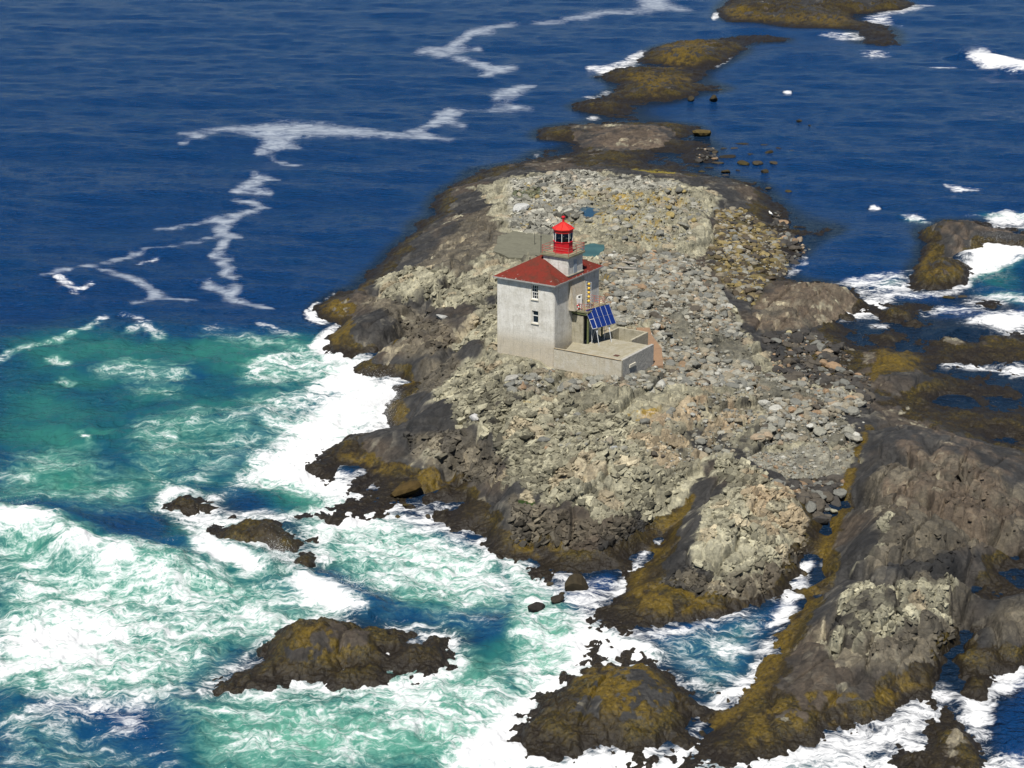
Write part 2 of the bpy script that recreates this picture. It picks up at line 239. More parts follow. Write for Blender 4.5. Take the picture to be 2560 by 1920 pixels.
GULLY = [(1.1, 1.6, "W 1180,640 1250,600 1330,470 1420,380 1620,260 1720,130"), (1.2, 1.8, "W 900,900 1150,700 1290,600 1400,520 1500,400"), (1.0, 1.4, "W 1210,1090 1400,1010 1560,920 1700,800 1850,560 2080,420"), (1.0, 1.3, "W 1000,280 1150,330 1300,400"),
 (1.1, 2.0, "C 1960,330 2030,290 2110,260 2160,200 2180,120"), (1.0, 1.3, "C 1800,500 1900,420 1990,340"), (.9, 1.0, "C 1700,180 1850,160 2000,150 2120,110"), (1.0, 1.2, "E 60,640 150,560 190,480"), (1.2, 2.2, "E 1430,480 1600,465 1750,478 1880,545 2000,605 2150,680"), (1.1, 1.6, "E 1640,310 1800,360 1950,420 2100,520"), (1.0, 1.4, "E 1380,800 1480,740 1600,730 1750,700 1900,690"), (.9, 1.2, "E 1800,230 1850,330 1990,400"), (1.2, 2.2, "E 1360,870 1450,805 1560,812 1700,800 1900,812 2000,850"),
 (.9, 1.2, "E 1560,1000 1640,1060 1760,1050 1880,1090"), (.9, 1.0, "E 1160,1150 1300,1090 1420,1150 1560,1170"), (1.2, 1.5, "E 1965,1010 1935,1100 1900,1200 1880,1300"), (.7, .9, "E 760,760 880,780 1000,850"), (.8, 1.0, "A 1600,1290 1720,1290 1880,1260 1960,1190"), (.8, 1.0, "A 1800,1120 1900,1110 2050,1130 2150,1110"), (.9, 1.0, "K 700,890 900,930 1100,960 1350,900 1500,880"), (.8, .9, "K 1320,1190 1480,1180 1560,1160"), (.8, .9, "E 600,330 700,260 860,120"), (.8, .9, "E 150,420 330,400 480,460"), (.7, .8, "E 50,250 200,200 340,240 500,230")]
def carve(s, wd, dp):
    P = area(s); m = (x > P[:, 0].min() - 6) & (x < P[:, 0].max() + 6) & (y > P[:, 1].min() - 6) & (y < P[:, 1].max() + 6)
    X_, Y_ = x[m] + (nf[m] - .5) * 2.4, y[m] + (vnoise(x[m] * .5, y[m] * .4, 8) - .5) * 2.4; d = np.full(X_.shape, 1e9)
    for a, b in zip(P[:-1], P[1:]):
        e = b - a; t = np.clip(((X_ - a[0]) * e[0] + (Y_ - a[1]) * e[1]) / float(e @ e), 0, 1); d = np.minimum(d, (X_ - a[0] - t * e[0]) ** 2 + (Y_ - a[1] - t * e[1]) ** 2)
    Z[m] -= dp * np.exp(-d / wd ** 2) * (.6 + .8 * nz[m])
DIP = 1.08                                              # strike of the rock, radians from +x
U = np.array([CG.X, CG.Y])
def soft(P, wd): return sstep(-wd, wd, sdist(P, CG.X, CG.Y))
def any_of(L, wd): return np.max([soft(P, wd) for P in L], 0)
def up(C): return upsample(np.asarray(C, np.float32), TNY, TNX)
x, y = T.X, T.Y
nz = fbm(x * .12, y * .09, 4, 3); nf = fbm(x * .6, y * .45, 4, 9)
wob = (nz - .5) * 1.3 + (nf - .5) * .9
mainS = up(sdist(MAIN, CG.X, CG.Y))
b1, v1, c1 = blocks(x, y, 1.7, DIP, 1.5, 21, .55, .8)
b2, v2, c2 = blocks(x, y, .7, DIP + .25, 1.4, 41, .6, .35)
b3, v3, c3 = blocks(x, y, 5.2, DIP - .12, 2.2, 71, .16, 1.5)
fl = up(any_of(LIGHT, 2.0)); light = sstep(.34, .72, fl + wob * .6 + (v1 - .5) * .45 + (v3 - .5) * .5 + (v2 - .5) * .25) * sstep(.8, 1.6, HB + wob * .5)
olive = sstep(.35, .65, up(soft(OLIVE, 2.5)) + wob * .35); gravel = sstep(.4, .6, up(soft(GRAVEL, 1.0)) + wob * .25)
mid = sstep(.2, .75, up(any_of(MIDROCK, 2.5)) + wob * .55 + (v3 - .5) * .35 + (v1 - .5) * .25) * (1 - light)
cobble = sstep(.35, .65, up(any_of(COBBLE, 2.0)) + wob * .3)
whit = sstep(.3, .7, up(any_of(WHITE, 4.0)) + wob * .5); tan = sstep(.35, .75, up(any_of(TAN, 3.0)) + wob * .6)
brown = sstep(.35, .65, up(any_of(BROWNROCK, 2.5)) + wob * .6); algae = sstep(.45, .6, up(any_of(ALGAE, .8)) + wob * .3)
li_ = up(any_of(LICHEN, 1.2)); lich = sstep(.42, .62, li_ + (nf - .5) * 1.6) * sstep(.1, .4, li_); yw_ = up(soft(YWEED, 1.5)); yweed = sstep(.4, .6, yw_ + (nf - .5) * 1.3) * sstep(.1, .4, yw_)
weed = sstep(1.9, .9, HB + wob * 1.5) * (1 - light)
weed = weed * (1 - gravel) * (1 - .75 * brown)
weed = np.where(mainS < -2, np.maximum(weed, sstep(.42, .55, nz * .5 + nf * .5) * (1 - .6 * brown)), weed)
# heights: broken blocks on bare rock, rounded and smooth where it is dark and wave-worn
rough = np.clip(light * (1 - .8 * gravel) * (1 - .45 * cobble) + .22 * (1 - light) * sstep(.45, .7, nz + .15) + .55 * mid, 0.12, 1)
near = np.clip(1.15 - .0006 * (y - 100), .6, 1.1)
Z = HB + (fbm(x * .1, y * .07, 3, 5) - .5) * 1.1 * sstep(.2, 2.2, HB) + (nf - .5) * (.5 + .3 * (mainS < 0))
Z += rough * near * (b1 * .42 + b2 * .42) + (.22 + .78 * rough * (1 - .6 * mid)) * b3 * .62 * sstep(.6, 2, HB)
Z -= (rough * .42 * sstep(.16, .0, c1) + rough * .15 * sstep(.14, 0, c2) + (.35 + .65 * rough) * 1.0 * sstep(.09, 0, c3) * sstep(.6, 2, HB))
for wd_, dp_, s_ in GULLY: carve(s_, wd_, dp_)
wl = weed * (fbm(x * 1.3, y * .9, 3, 33) - .5)
Z += (wl * .7 + weed * (fbm(x * .45, y * .33, 4, 133) - .5) * .9) * np.where(mainS > 0, .5, .85) * sstep(-1.2, .3, HB)
# ground levelled round the lighthouse and its slabs
def padlevel(P, zz, wd):
    global Z
    s = up(sdist(P, CG.X, CG.Y)); k = sstep(-wd, 0, s); Z = Z * (1 - k) + np.minimum(Z, zz) * k
padlevel(np.array([house(*q)[:2] for q in [(-.3, -.2, 0), (9, -.2, 0), (9, 12, 0), (-.3, 12, 0)]]), HZ - .15, 1.6)
padlevel(np.array([house(*q)[:2] for q in [(8, -.2, 0), (19.3, -.2, 0), (19.3, 9, 0), (8, 9, 0)]]), HZ - .9, 1.6)
padlevel(np.array([house(*q)[:2] for q in [(8, 8, 0), (16, 8, 0), (16, 14, 0), (8, 14, 0)]]), HZ - 1.5, 1.2)
# flat landing pad and rock pools: level the rock, water is laid in later
PAD = area("H 160,335 300,280 620,290 640,400 640,500 500,480 250,478 120,440")
POOLS = [("H 878,385 980,366 1062,385 1075,410 1040,465 985,495 870,470", 'green'), ("H 850,85 920,60 1030,75 1020,110 935,150 880,120", 'blue'), ("E 25,495 95,485 110,535 30,542", 'algae')]
PAD_Z = 5.75
def level(P, zz, wd):
    global Z
    s = sdist(P, x, y) if P.shape[0] < 12 else up(sdist(P, CG.X, CG.Y))
    k = sstep(-wd, 0, s); Z = Z * (1 - k) + zz * k
k = up(soft(PAD, .9)); PAD_Z = float(np.median(sample(Z, 2150, -120, PAD[:, 0], PAD[:, 1]))); Z = Z * (1 - k) + (PAD_Z - .05) * k
pool_data = []
for s, kind in POOLS:
    P = area(s); zp = float(np.mean(sample(HB, 2150, -120, P[:, 0], P[:, 1]))) - .1
    x0, x1, y0, y1 = P[:, 0].min() - 5, P[:, 0].max() + 5, P[:, 1].min() - 7, P[:, 1].max() + 7
    m = (x > x0) & (x < x1) & (y > y0) & (y < y1)
    d = sdist(P, x[m], y[m]) + (nf[m] - .5) * 1.2
    zz = Z[m]; rim = sstep(-3.0, -.6, d); zz = zz * (1 - rim) + np.maximum(zz * .5 + zp * .5, zp + .22) * rim
    zz = np.where(d > -.6, zp + .22 - .7 * sstep(-.6, .8, d), zz); Z[m] = zz
    pool_data.append((P, zp, kind))
# colours of the rock itself
def mixc(C, col, wgt): return C * (1 - wgt[..., None]) + np.array(col, np.float32) * wgt[..., None]
C = np.zeros(x.shape + (3,), np.float32); C[:] = (.030, .029, .028)
C = mixc(C, (.075, .056, .038), sstep(.46, .66, nz) * .7)
C = mixc(C, (.13, .12, .10), (1 - light) * sstep(.55, .8, nf * .6 + v1 * .4) * .55)
C = mixc(C, (.118, .102, .074), mid * (.45 + .55 * v1))
C = mixc(C, (.10, .074, .052), brown * sstep(.35, .6, nf * .6 + nz * .4) * .8)
C = mixc(C, (.252, .237, .170), light)
C = mixc(C, (.29, .285, .25), light * whit * .8)
C = mixc(C, (.235, .165, .098), light * tan * (.12 + .45 * (v1 > .55)))
C = mixc(C, (.105, .10, .08), light * cobble * .85)
C = mixc(C, (.08, .068, .032), olive * .9)
C = mixc(C, (.175, .168, .135), gravel)
C *= (.66 + .6 * v1 * light + (.34 + .3 * (v1 - .5) * mid) * (1 - light))[..., None] * (.7 + .55 * v2)[..., None] * (.8 + .4 * v3)[..., None]
C = mixc(C, (.25, .165, .095), light * (v1 > .9) * .35)
C = mixc(C, (.27, .175, .018), lich * sstep(.45, .6, fbm(x * 1.9, y * 1.5, 3, 61)) * .8)
C = mixc(C, (.19, .15, .02), yweed * .9)
C = mixc(C, (.04, .055, .013), algae * .7)
wk = weed * sstep(.35, .55, nf + .1)
gl_ = up(any_of([area(s) for s in ("E 1530,170 1570,190 1500,310 1470,420 1420,600 1370,740 1330,870 1270,1000 1200,1110 1140,1240 1080,1350 900,1480 820,1500 1000,1310 1070,1180 1200,990 1290,800 1390,520", "Z 980,1350 1200,1360 1330,1450 1250,1560 1000,1560 930,1640 860,1640 900,1500", "E 1050,1400 1300,1330 1500,1330 1700,1250 1800,1290 1600,1420 1300,1470 1000,1560", "Z 1300,700 1450,660 1690,660 1660,740 1350,780", "Z 1290,690 1400,480 1470,480 1380,660",
  "W 620,560 830,540 870,620 700,790 640,800", "W 980,860 1290,610 1310,640 1000,900", "W 1230,1100 1400,1010 1440,1040 1260,1160", "W 1120,1290 1300,1280 1340,1440 1200,1440", "C 1450,290 1620,290 1700,380 1500,380", "C 1700,340 1900,360 2010,330 1900,440 1700,440", "E 0,630 250,680 150,760 0,740", "E 250,1230 500,1200 700,1330 600,1450 300,1420", "E 480,900 640,860 860,930 1000,960 800,1000 560,1000", "E 620,640 760,450 800,460 640,740 540,860 480,900", "C 1280,1060 1500,1080 1600,1140 1400,1180 1250,1130", "B 640,200 860,180 800,280 640,300", "B 500,320 800,340 600,420", "B 900,30 1100,80 1500,90 1400,110 950,80", "W 540,420 860,340 900,480 620,520", "W 870,290 980,200 1000,240 940,280")], 1.2))
GOLD = np.clip(gl_ * sstep(.40, .58, nf * .5 + fbm(x * 1.1, y * .8, 3, 93) * .5), 0, 1) * sstep(.05, .55, HB)
gs_ = up(any_of([area(s) for s in ("E 1530,170 1575,180 1510,300 1475,420 1425,600 1375,740 1335,870 1275,1000 1205,1110 1145,1240 1090,1340 930,1470 830,1500 1000,1310 1070,1180 1200,990 1290,800 1390,520", "Z 980,1350 1200,1360 1330,1450 1250,1560 1000,1560 930,1640 860,1640 900,1500", "E 640,640 770,450 800,460 650,740 545,870 490,900 550,790", "Z 1290,690 1400,480 1450,480 1370,670")], .8)); GOLD = np.maximum(GOLD, gs_ * sstep(.28, .5, nf * .6 + nz * .4) * 1.0)
weed = np.maximum(weed, GOLD * .85 * sstep(3.6, 2.6, HB))
WEED = np.clip(np.maximum(weed, 0), 0, 1)

# ---------------------------------------------------------------- materials
def mat(name):
    m = bpy.data.materials.new(name); m.use_nodes = True; nt = m.node_tree
    return m, nt, nt.nodes, nt.links, nt.nodes["Principled BSDF"]
def nd(nt, t, **kw):
    n = nt.nodes.new(t)
    for k, v in kw.items():
        if k.startswith('i_'):
            kk = k[2:]; n.inputs[int(kk) if kk.isdigit() else kk.replace('_', ' ')].default_value = v
        else: setattr(n, k, v)
    return n
def noise(nt, vec, scale, detail=5, rough=.6, dist=0.):
    n = nd(nt, "ShaderNodeTexNoise", i_Scale=scale, i_Detail=detail, i_Roughness=rough, i_Distortion=dist); nt.links.new(vec, n.inputs["Vector"]); return n.outputs["Fac"]
def ramp(nt, fac, stops):
    r = nd(nt, "ShaderNodeValToRGB"); nt.links.new(fac, r.inputs[0]); e = r.color_ramp.elements
    while len(e) < len(stops): e.new(.5)
    for q, (p, c) in zip(e, stops): q.position = p; q.color = (c[0], c[1], c[2], 1)
    return r.outputs[0]
def math_(nt, op, a, b=None, c=None, clamp=False):
    n = nd(nt, "ShaderNodeMath", operation=op, use_clamp=clamp)
    for i, q in enumerate((a, b, c)):
        if q is None: continue
        if isinstance(q, (int, float)): n.inputs[i].default_value = q
        else: nt.links.new(q, n.inputs[i])
    return n.outputs[0]
def mrange(nt, v, a, b, c=0., d=1., smooth=True):
    n = nd(nt, "ShaderNodeMapRange", interpolation_type='SMOOTHSTEP' if smooth else 'LINEAR'); nt.links.new(v, n.inputs[0])
    for i, q in zip((1, 2, 3, 4), (a, b, c, d)): n.inputs[i].default_value = q
    return n.outputs[0]
def mix(nt, fac, a, b, blend='MIX'):
    n = nd(nt, "ShaderNodeMix", data_type='RGBA', blend_type=blend)
    for s, q in ((0, fac), (6, a), (7, b)):
        if isinstance(q, (int, float)): n.inputs[s].default_value = q
        elif isinstance(q, tuple): n.inputs[s].default_value = (*q, 1)
        else: nt.links.new(q, n.inputs[s])
    return n.outputs[2]
def bump(nt, h, strength, distance, normal=None):
    b = nd(nt, "ShaderNodeBump", i_Strength=strength, i_Distance=distance); nt.links.new(h, b.inputs["Height"])
    if normal: nt.links.new(normal, b.inputs["Normal"])
    return b.outputs[0]
def pos(nt): return nd(nt, "ShaderNodeNewGeometry").outputs["Position"]
def attr(nt, name): return nd(nt, "ShaderNodeAttribute", attribute_name=name)

def rock_material():
    m, nt, n, l, p = mat("rock")
    P = pos(nt); col = attr(nt, "Col").outputs["Color"]; wd = attr(nt, "weed").outputs["Fac"]
    f1 = noise(nt, P, 2.6, 6, .7); f2 = noise(nt, P, .8, 5, .65); f3 = noise(nt, P, 2.6, 7, .75, .5); f4 = noise(nt, P, .25, 3, .5)
    c = mix(nt, 1., col, ramp(nt, f1, [(.25, (.5, .5, .5)), (.5, (1., 1., 1.)), (.75, (1.5, 1.47, 1.4))]), 'MULTIPLY')
    c = mix(nt, .7, c, ramp(nt, f2, [(.3, (.66, .66, .68)), (.55, (1., 1., 1.)), (.75, (1.3, 1.22, 1.08))]), 'MULTIPLY')
    wc = ramp(nt, f3, [(.30, (.006, .005, .0035)), (.44, (.024, .019, .006)), (.56, (.068, .048, .007)), (.72, (.15, .10, .009))])
    wc = mix(nt, mrange(nt, f4, .40, .6), wc, mix(nt, .7, wc, (.017, .012, .008)))
    spz = nd(nt, "ShaderNodeSeparateXYZ"); l.new(P, spz.inputs[0]); wc = mix(nt, mrange(nt, math_(nt, 'ADD', spz.outputs[2], math_(nt, 'MULTIPLY', f2, 1.2)), .85, 1.75, .85, 0), wc, (.013, .0095, .0065))
    gd_ = attr(nt, "gold").outputs["Fac"]; wc = mix(nt, math_(nt, 'MULTIPLY', gd_, mrange(nt, f3, .3, .6)), wc, (.125, .082, .008))
    wf = mrange(nt, math_(nt, 'ADD', wd, math_(nt, 'MULTIPLY', math_(nt, 'SUBTRACT', f2, .5), .9)), .35, .6)
    c = mix(nt, wf, c, wc)
    l.new(c, p.inputs["Base Color"])
    l.new(mrange(nt, wf, 0, 1, .74, .45), p.inputs["Roughness"]); p.inputs["Specular IOR Level"].default_value = .35
    b = bump(nt, f3, .9, .14); ms_ = nd(nt, "ShaderNodeMapping", i_Rotation=(0, 0, -1.5), i_Scale=(.25, 2.6, 1.)); l.new(P, ms_.inputs[0]); b = bump(nt, noise(nt, ms_.outputs[0], 1.2, 5, .6), .7, .16, b); b = bump(nt, f2, .8, .3, b); b = bump(nt, noise(nt, P, 5.5, 4, .7), .8, .06, b)
    l.new(b, p.inputs["Normal"]); return m
ROCK = rock_material()

def sea_material():
    m, nt, n, l, p = mat("sea_water")
    P = pos(nt); foam = attr(nt, "foam").outputs["Fac"]; teal = attr(nt, "teal").outputs["Fac"]
    wv = nd(nt, "ShaderNodeTexNoise", i_Scale=.22, i_Detail=3.); l.new(P, wv.inputs["Vector"])
    va = nd(nt, "ShaderNodeVectorMath", operation='MULTIPLY_ADD'); l.new(wv.outputs["Color"], va.inputs[0]); va.inputs[1].default_value = (5, 5, 0); l.new(P, va.inputs[2])
    Wp = va.outputs[0]
    ms = nd(nt, "ShaderNodeMapping", i_Scale=(.6, 1.15, 1.), i_Rotation=(0, 0, .35)); l.new(Wp, ms.inputs[0]); n1 = noise(nt, ms.outputs[0], .26, 10, .62, 1.2); n2 = noise(nt, Wp, .09, 4, .5)
    def ridge(sc, pw, k):
        q = math_(nt, 'SUBTRACT', 1., math_(nt, 'ABSOLUTE', math_(nt, 'MULTIPLY_ADD', noise(nt, ms.outputs[0], sc, 3, .5, .6), 5., -2.5), clamp=True))
        return math_(nt, 'MULTIPLY', math_(nt, 'POWER', q, pw), k)
    lace = math_(nt, 'ADD', math_(nt, 'ADD', ridge(.42, 2.2, .32), ridge(1.1, 2., .28)), ridge(2.6, 2., .22))
    val = math_(nt, 'ADD', math_(nt, 'MULTIPLY', foam, 1.25), math_(nt, 'MULTIPLY', math_(nt, 'SUBTRACT', n1, .5), 1.9))
    val = math_(nt, 'ADD', val, math_(nt, 'MULTIPLY', lace, mrange(nt, foam, .05, .5)))
    val = math_(nt, 'ADD', math_(nt, 'SUBTRACT', val, .92), mrange(nt, foam, .72, .95, 0, .42))
    mp0 = nd(nt, "ShaderNodeMapping", i_Scale=(.75, 1., 1.)); l.new(P, mp0.inputs[0]); film = attr(nt, "film").outputs["Fac"]
    fe = math_(nt, 'ADD', film, math_(nt, 'MULTIPLY', math_(nt, 'SUBTRACT', noise(nt, mp0.outputs[0], .42, 9, .72, .8), .5), 1.5))
    fm = mrange(nt, val, -.16, .62); fl_ = mrange(nt, fe, .36, 1.4, 0, .72)
    thin = mrange(nt, val, -.6, .2, 0, .7)
    tl = math_(nt, 'ADD', teal, math_(nt, 'MULTIPLY', math_(nt, 'SUBTRACT', n2, .5), math_(nt, 'MULTIPLY_ADD', teal, 1.3, .25)))
    wc = ramp(nt, tl, [(0., (.003, .031, .108)), (.28, (.005, .044, .104)), (.5, (.013, .086, .097)), (.75, (.026, .14, .116)), (1., (.07, .24, .175))])
    wc = mix(nt, math_(nt, 'MULTIPLY', attr(nt, "shal").outputs["Fac"], .8), wc, (.0065, .014, .022))
    milky = math_(nt, 'MULTIPLY', thin, mrange(nt, teal, .1, .6))
    wc = mix(nt, milky, wc, (.15, .33, .265))
    c = mix(nt, fl_, wc, (.46, .50, .54)); c = mix(nt, fm, c, (.66, .665, .675)); fm = math_(nt, 'MAXIMUM', fm, fl_)
    l.new(c, p.inputs["Base Color"])
    l.new(mrange(nt, fm, 0, .6, .17, .9), p.inputs["Roughness"]); p.inputs["IOR"].default_value = 1.33
    l.new(mrange(nt, fm, 0, .6, .17, .04), p.inputs["Specular IOR Level"])
    mp = nd(nt, "ShaderNodeMapping", i_Scale=(.62, 1., 1.), i_Rotation=(0, 0, .22)); l.new(P, mp.inputs[0])
    r0 = noise(nt, mp.outputs[0], .3, 2, .5, .3); r1 = noise(nt, mp.outputs[0], .95, 3, .55, .3); r2 = noise(nt, mp.outputs[0], 2.1, 4, .62)
    calm = mrange(nt, math_(nt, 'ADD', teal, foam), .15, .7, 1., .14); b = bump(nt, r0, 1., .7); b = bump(nt, math_(nt, 'MULTIPLY', r1, calm), 1., 1.25, b); b = bump(nt, math_(nt, 'MULTIPLY', r2, calm), 1., .42, b)
    b2_ = nd(nt, "ShaderNodeMix", data_type='VECTOR'); l.new(mrange(nt, fm, 0, .6, 0, .85), b2_.inputs[0]); l.new(b, b2_.inputs[4]); l.new(nd(nt, "ShaderNodeNewGeometry").outputs["Normal"], b2_.inputs[5]); b = b2_.outputs[1]
    l.new(b, p.inputs["Normal"]); return m
SEA = sea_material()

# ---------------------------------------------------------------- mesh from arrays
def mesh_np(name, V, Fq, material, attrs=None, smooth=True):
    me = bpy.data.meshes.new(name); nv, nf_ = len(V), len(Fq); k = Fq.shape[1]
    me.vertices.add(nv); me.vertices.foreach_set("co", np.ascontiguousarray(V, np.float32).ravel())
    me.loops.add(nf_ * k); me.polygons.add(nf_)
    me.loops.foreach_set("vertex_index", np.ascontiguousarray(Fq, np.int32).ravel())
    me.polygons.foreach_set("loop_start", np.arange(0, nf_ * k, k, dtype=np.int32))
    me.update(calc_edges=True)
    me.polygons.foreach_set("use_smooth", np.full(nf_, smooth))
    for an, arr in (attrs or {}).items():
        if arr.ndim == 2:
            a = me.attributes.new(an, 'FLOAT_COLOR', 'POINT'); a.data.foreach_set("color", np.c_[arr, np.ones(nv)].astype(np.float32).ravel())
        else:
            a = me.attributes.new(an, 'FLOAT', 'POINT'); a.data.foreach_set("value", arr.astype(np.float32))
    me.materials.append(material)
    o = bpy.data.objects.new(name, me); SC.collection.objects.link(o); return o
def tag(o, label=None, cat=None, group=None, kind=None):
    if label: o["label"] = label
    if cat: o["category"] = cat
    if group: o["group"] = group
    if kind: o["kind"] = kind
    return o

# ---------------------------------------------------------------- land meshes: the island and every islet its own object
own = np.zeros(x.shape, np.int16)
best = np.maximum(mainS, -3.0)
for n_, (nm, P) in enumerate(ISLETS.items(), 1):
    s = up(sdist(P, CG.X, CG.Y)); m = s > best; own[m] = n_; best = np.maximum(best, s)
idx = np.arange(TNX * TNY).reshape(TNY, TNX)
zmax = np.maximum(np.maximum(Z[:-1, :-1], Z[1:, :-1]), np.maximum(Z[:-1, 1:], Z[1:, 1:]))
quads = np.stack([idx[:-1, :-1], idx[:-1, 1:], idx[1:, 1:], idx[1:, :-1]], -1)
keepq = zmax > -.75
fown = own[:-1, :-1]
ISLET_LABEL = {
 'north': ("low brown seaweed island cut by the top edge beyond all the other rocks", "island"), 'chain': ("knobbly olive brown islet of three lobes north of the lighthouse island", "islet"),
 'tail': ("thin dark strip of rock trailing east from the knobbly three lobed islet", "rock"), 'dome': ("golden weed covered dome of rock in the surf at the bottom edge", "rock"),
 'ledge': ("small black wet ledge just behind the golden weed dome", "rock"), 'surf': ("large dark weed covered rock alone in the churning green surf", "rock"),
 'outer': ("wet black rock crossed by white trickles of water", "rock"), 'low': ("low wet rock just in front of the black rock with trickles", "rock"),
 'awash': ("dark rock nearly awash with a white wave curling over its back", "rock"), 'slick': ("small slick black rock in white foam off the west shore", "rock"),
 'east': ("big square shouldered brown rock with a wave bursting on its right side", "rock"), 'weedy': ("rounded weedy rock in the channel right of the brown knoll", "rock"),
 'knob': ("little brown knob of rock just below the rounded weedy rock", "rock"), 'flat': ("flat patch of weedy rock in the calm blue water east of the cobbles", "rock"), 'far': ("jagged dark reef rock between foam streaks at the right edge", "rock")}
Vall = np.stack([x, y, Z], -1).reshape(-1, 3); Call = C.reshape(-1, 3); Wall = WEED.ravel(); Gall = GOLD.ravel()
def submesh(name, m):
    q = quads[m]; u_, inv = np.unique(q, return_inverse=True)
    return mesh_np(name, Vall[u_], inv.reshape(-1, 4), ROCK, {"Col": Call[u_], "weed": Wall[u_], "gold": Gall[u_]})
o = submesh("terrain", keepq & (fown == 0)); tag(o, kind="structure")
for n_, nm in enumerate(ISLETS, 1):
    m = keepq & (fown == n_)
    if m.any():
        o = submesh("rock_islet", m); tag(o, ISLET_LABEL[nm][0], ISLET_LABEL[nm][1], "islets and rocks in the sea round the island")
def land_z(px_, py_): return sample(Z, 2150, -120, px_, py_)

